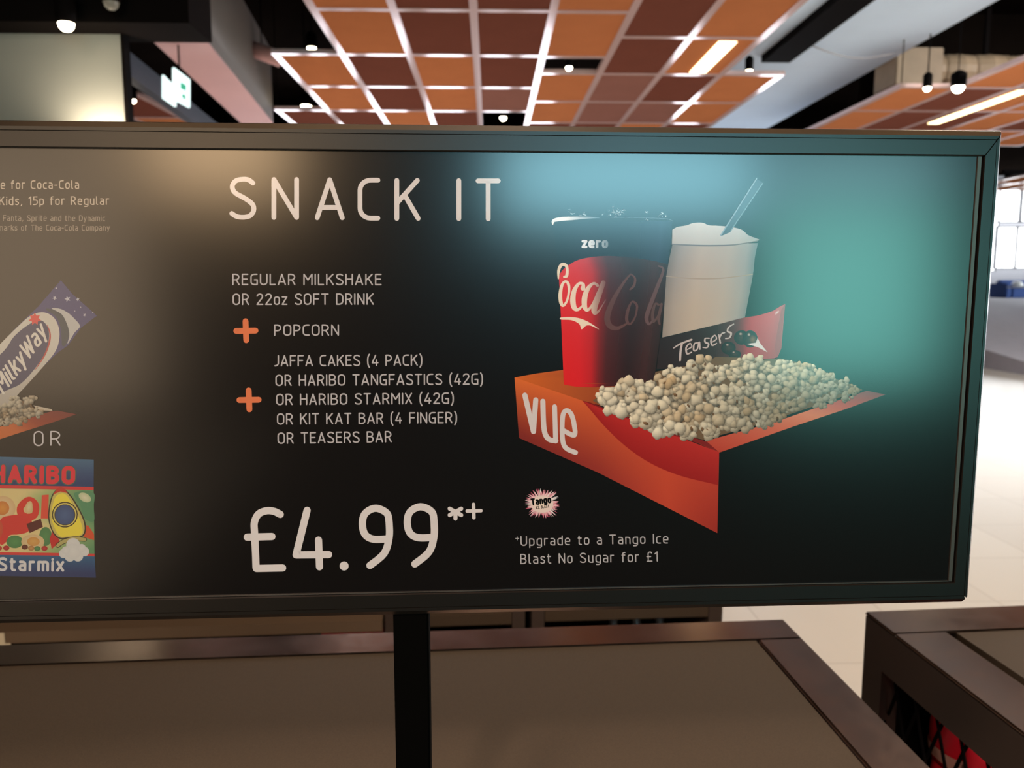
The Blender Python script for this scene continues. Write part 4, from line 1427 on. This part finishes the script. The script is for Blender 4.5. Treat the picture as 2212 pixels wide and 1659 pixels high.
spotlight('bright spotlight low on the black bulkhead above the pale wall', 143, 52, 4.2, 0.036)
spotlight('unlit dim spotlight on the black bulkhead near its middle', 240, 6, 4.2, 0.036, lamp='dim')
spotlight('small spotlight between the pale wall and the exit sign', 287, 217, 8.0, 0.028)
spotlight('spotlight just above the corner where the large raft steps out', 673, 104, 8.6, 0.044)
spotlight('spotlight above the stepped corner of the large raft nearest the board', 661, 229, 10.6, 0.062)
spotlight('spotlight seen through the raft gap just above the board frame', 1087, 254, 10.75, 0.040)
spotlight('spotlight glowing in the missing-panel gap of the large raft', 1229, 146, 8.2, 0.030)
spotlight('spotlight at the end of the black duct beside the long pale beam', 1618, 153, 9.3, 0.036, top=4.02)
spotlight('small spotlight beneath the beige duct, nearer the long pale beam', 2003, 190, 8.75, 0.036)
spotlight('larger spotlight beneath the beige duct, above the second raft', 2070, 188, 8.45, 0.058, top=3.6)

dk = boxpart('cable_duct', (3.14, 2.6, 4.02), (3.47, 9.6, 4.099), M['black'])
tag(dk, 'long black duct running along the underside of the pale beam', 'duct')
cab = []
pa, pb = at_z(1748, 95, 4.09), at_z(1940, 112, 4.09)
for i in range(13):
    s = i / 12
    q = pa.lerp(pb, s)
    cab.append((q.x, q.y, 4.086 - 0.10 * math.sin(math.pi * s) ** 1.0 * (1 if 0 < i < 12 else 0)))
tag(one('cable', lambda m: m.tube(cab, 0.007, 6), M['steel'], smooth=True), 'thin grey cable sagging below the long pale beam', 'cable')

vd = empty('ventilation_duct', (5.6, 9.9, 4.05))
tag(vd, 'beige ventilation duct with branch pipes above the second raft', 'duct')
boxpart('duct_box', (-0.85, -0.25, -0.25), (-0.3, 0.30, 0.17), M['duct'], vd, bevel=0.01)
one('flexible_pipe', lambda m: m.tube([(-0.3 + 0.06 * i, 0.02 * math.sin(i), -0.02) for i in range(16)], [0.17 + 0.008 * (i % 2) for i in range(16)], 14), M['duct'], vd, smooth=False)
one('flexible_pipe', lambda m: m.tube([(0.62 + 0.07 * i, 0.1 + 0.05 * i, 0.04 + 0.016 * i) for i in range(20)], [0.12 + 0.006 * (i % 2) for i in range(20)], 12), M['duct'], vd)
for x in (-0.62, 0.32):
    boxpart('bracket', (x, -0.02, 0.171), (x + 0.05, 0.02, ZC - 4.05), M['black'], vd)
bd = boxpart('ceiling_bulkhead', (4.75, 10.6, 3.75), (9.5, 10.9, ZC), M['slab'])
bd['kind'] = 'structure'
tag(bd, 'dark bulkhead behind the beige duct', 'bulkhead')

q0, q1 = at_y(545, 106, 9.2), at_y(606, 128, 9.2)
cp = empty('ceiling_pipe', q0)
tag(cp, 'short pinkish pipe beside the stepped corner of the large raft', 'pipe')
one('pipe_body', lambda m: m.tube([(0, 0, 0), (q1 - q0) * .5, q1 - q0], 0.085, 12), M['pink'], cp, smooth=True)
one('hanger', lambda m: m.tube([(0.1, 0, 0.05), (0.1, 0, ZC - q0.z)], 0.008, 6), M['black'], cp)

# exit sign under the pink beam
ex = empty('exit_sign', at_y(384, 140, 7.0))
tag(ex, 'glowing white and green exit sign hanging under the pink beam', 'exit sign')
o_e = at_y(384, 140, 7.0)


def exit_plate(name, px_list, material, th=0.02):
    """Upright plate seen at a slant: near and far vertical edges at their own depths."""
    (xa, ta, ba, ya), (xb, tb, bb, yb) = px_list
    A1, A2 = at_y(xa, ta, ya), at_y(xa, ba, ya)
    B1, B2 = at_y(xb, tb, yb), at_y(xb, bb, yb)
    n = (B1 - A1).cross(A2 - A1).normalized() * th
    vs = [p - o_e for p in (A1, B1, B2, A2)]
    m = MB()
    m.loft([vs, [v + n for v in vs]])
    return m.build(name, material, ex)


exit_plate('sign_face', ((354, 162, 212, 6.9), (381, 190, 231, 7.05)), M['exitwhite'])
exit_plate('sign_face', ((377, 146, 214, 7.0), (411, 172, 233, 7.25)), M['exitwhite'])
exit_plate('pictogram', ((392, 178, 191, 6.97), (402, 184, 196, 7.01)), M['exitgreen'], 0.012)
exit_plate('pictogram', ((396, 203, 210, 6.97), (401, 206, 215, 7.0)), M['exitgreen'], 0.012)
one('hanger', lambda m: m.tube([(0, 0.03, -0.03), (0, 0.03, 3.449 - o_e.z)], 0.008, 8), M['black'], ex)

# ================================================================== FAR RIGHT
sofa = empty('sofa', (15.9, 23.6, 1.06))
tag(sofa, 'blue sofa on the far landing in front of the bright windows', 'sofa')
sofa.location.x = at_y(2192, 640, 23.6).x + .4
boxpart('seat', (-0.75, -0.4, 0.0), (1.0, 0.4, 0.30), M['blue'], sofa, bevel=0.04)
boxpart('backrest', (-0.75, 0.2, 0.31), (1.0, 0.42, 0.52), M['blue'], sofa, bevel=0.04)
boxpart('armrest', (-0.93, -0.4, 0.0), (-0.76, 0.42, 0.42), M['blue'], sofa, bevel=0.03)
cu = one('cushion', lambda m: m.lathe([(0.001, 0.0), (0.14, 0.03), (0.17, 0.1), (0.1, 0.17), (0.001, 0.19)], (0, 0, 0)), M['white'], smooth=True)
cu.location = (sofa.location.x - .45, 23.45, 1.361)
tag(cu, 'white cushion lying on the blue sofa', 'cushion')
tb = empty('cafe_table', at_z(2236, 690, 0))
tb.location = (14.95, 20.2, 0.97)
tag(tb, 'white cafe table on the grey ramp at the far window side', 'table')
tb.location.x = at_y(2232, 668, 20.2).x
boxpart('tabletop', (-0.45, -0.45, 0.40), (0.45, 0.45, 0.44), M['white'], tb, bevel=0.01)
one('leg', lambda m: m.lathe([(0.25, 0.0), (0.24, 0.02), (0.03, 0.04), (0.03, 0.40)]), M['white'], tb)
pl = empty('track_light', at_y(2196, 376, 20.0))
tag(pl, 'black track light rail with hanging heads above the far windows', 'track light')
boxpart('rail', (-0.35, -0.04, -0.02), (1.6, 0.04, 0.10), M['black'], pl)
for k in range(4):
    one('lamp_head', lambda m: m.lathe([(0.09, -0.24), (0.11, -0.2), (0.09, -0.021)], (-0.2 + 0.42 * k, 0, 0), 10), M['black'], pl)
one('hanger', lambda m: m.tube([(0.4, 0, 0.10), (0.4, 0, ZC - pl.location.z)], 0.012, 6), M['black'], pl)

# lamps that belong to the fittings seen in the photograph
spot_lamp('wall_wash_lamp', (-2.03, 4.36, 2.16), (-2.05, 4.5, 2.45), 30, WARM, 130, 1.0, 0.03)
cl = area_lamp('case_lamp', RM @ Vector((0.030, -0.36, 0.878)), RM @ Vector((0.07, -0.34, 0.70)), 0.02, 0.26, (1.0, 0.9, 0.82))
cl.data.shape = 'RECTANGLE'
cl.data.size = 0.30
cl.data.size_y = 0.015
cl.rotation_euler = (0, 0, R(3.7) + math.pi / 2)
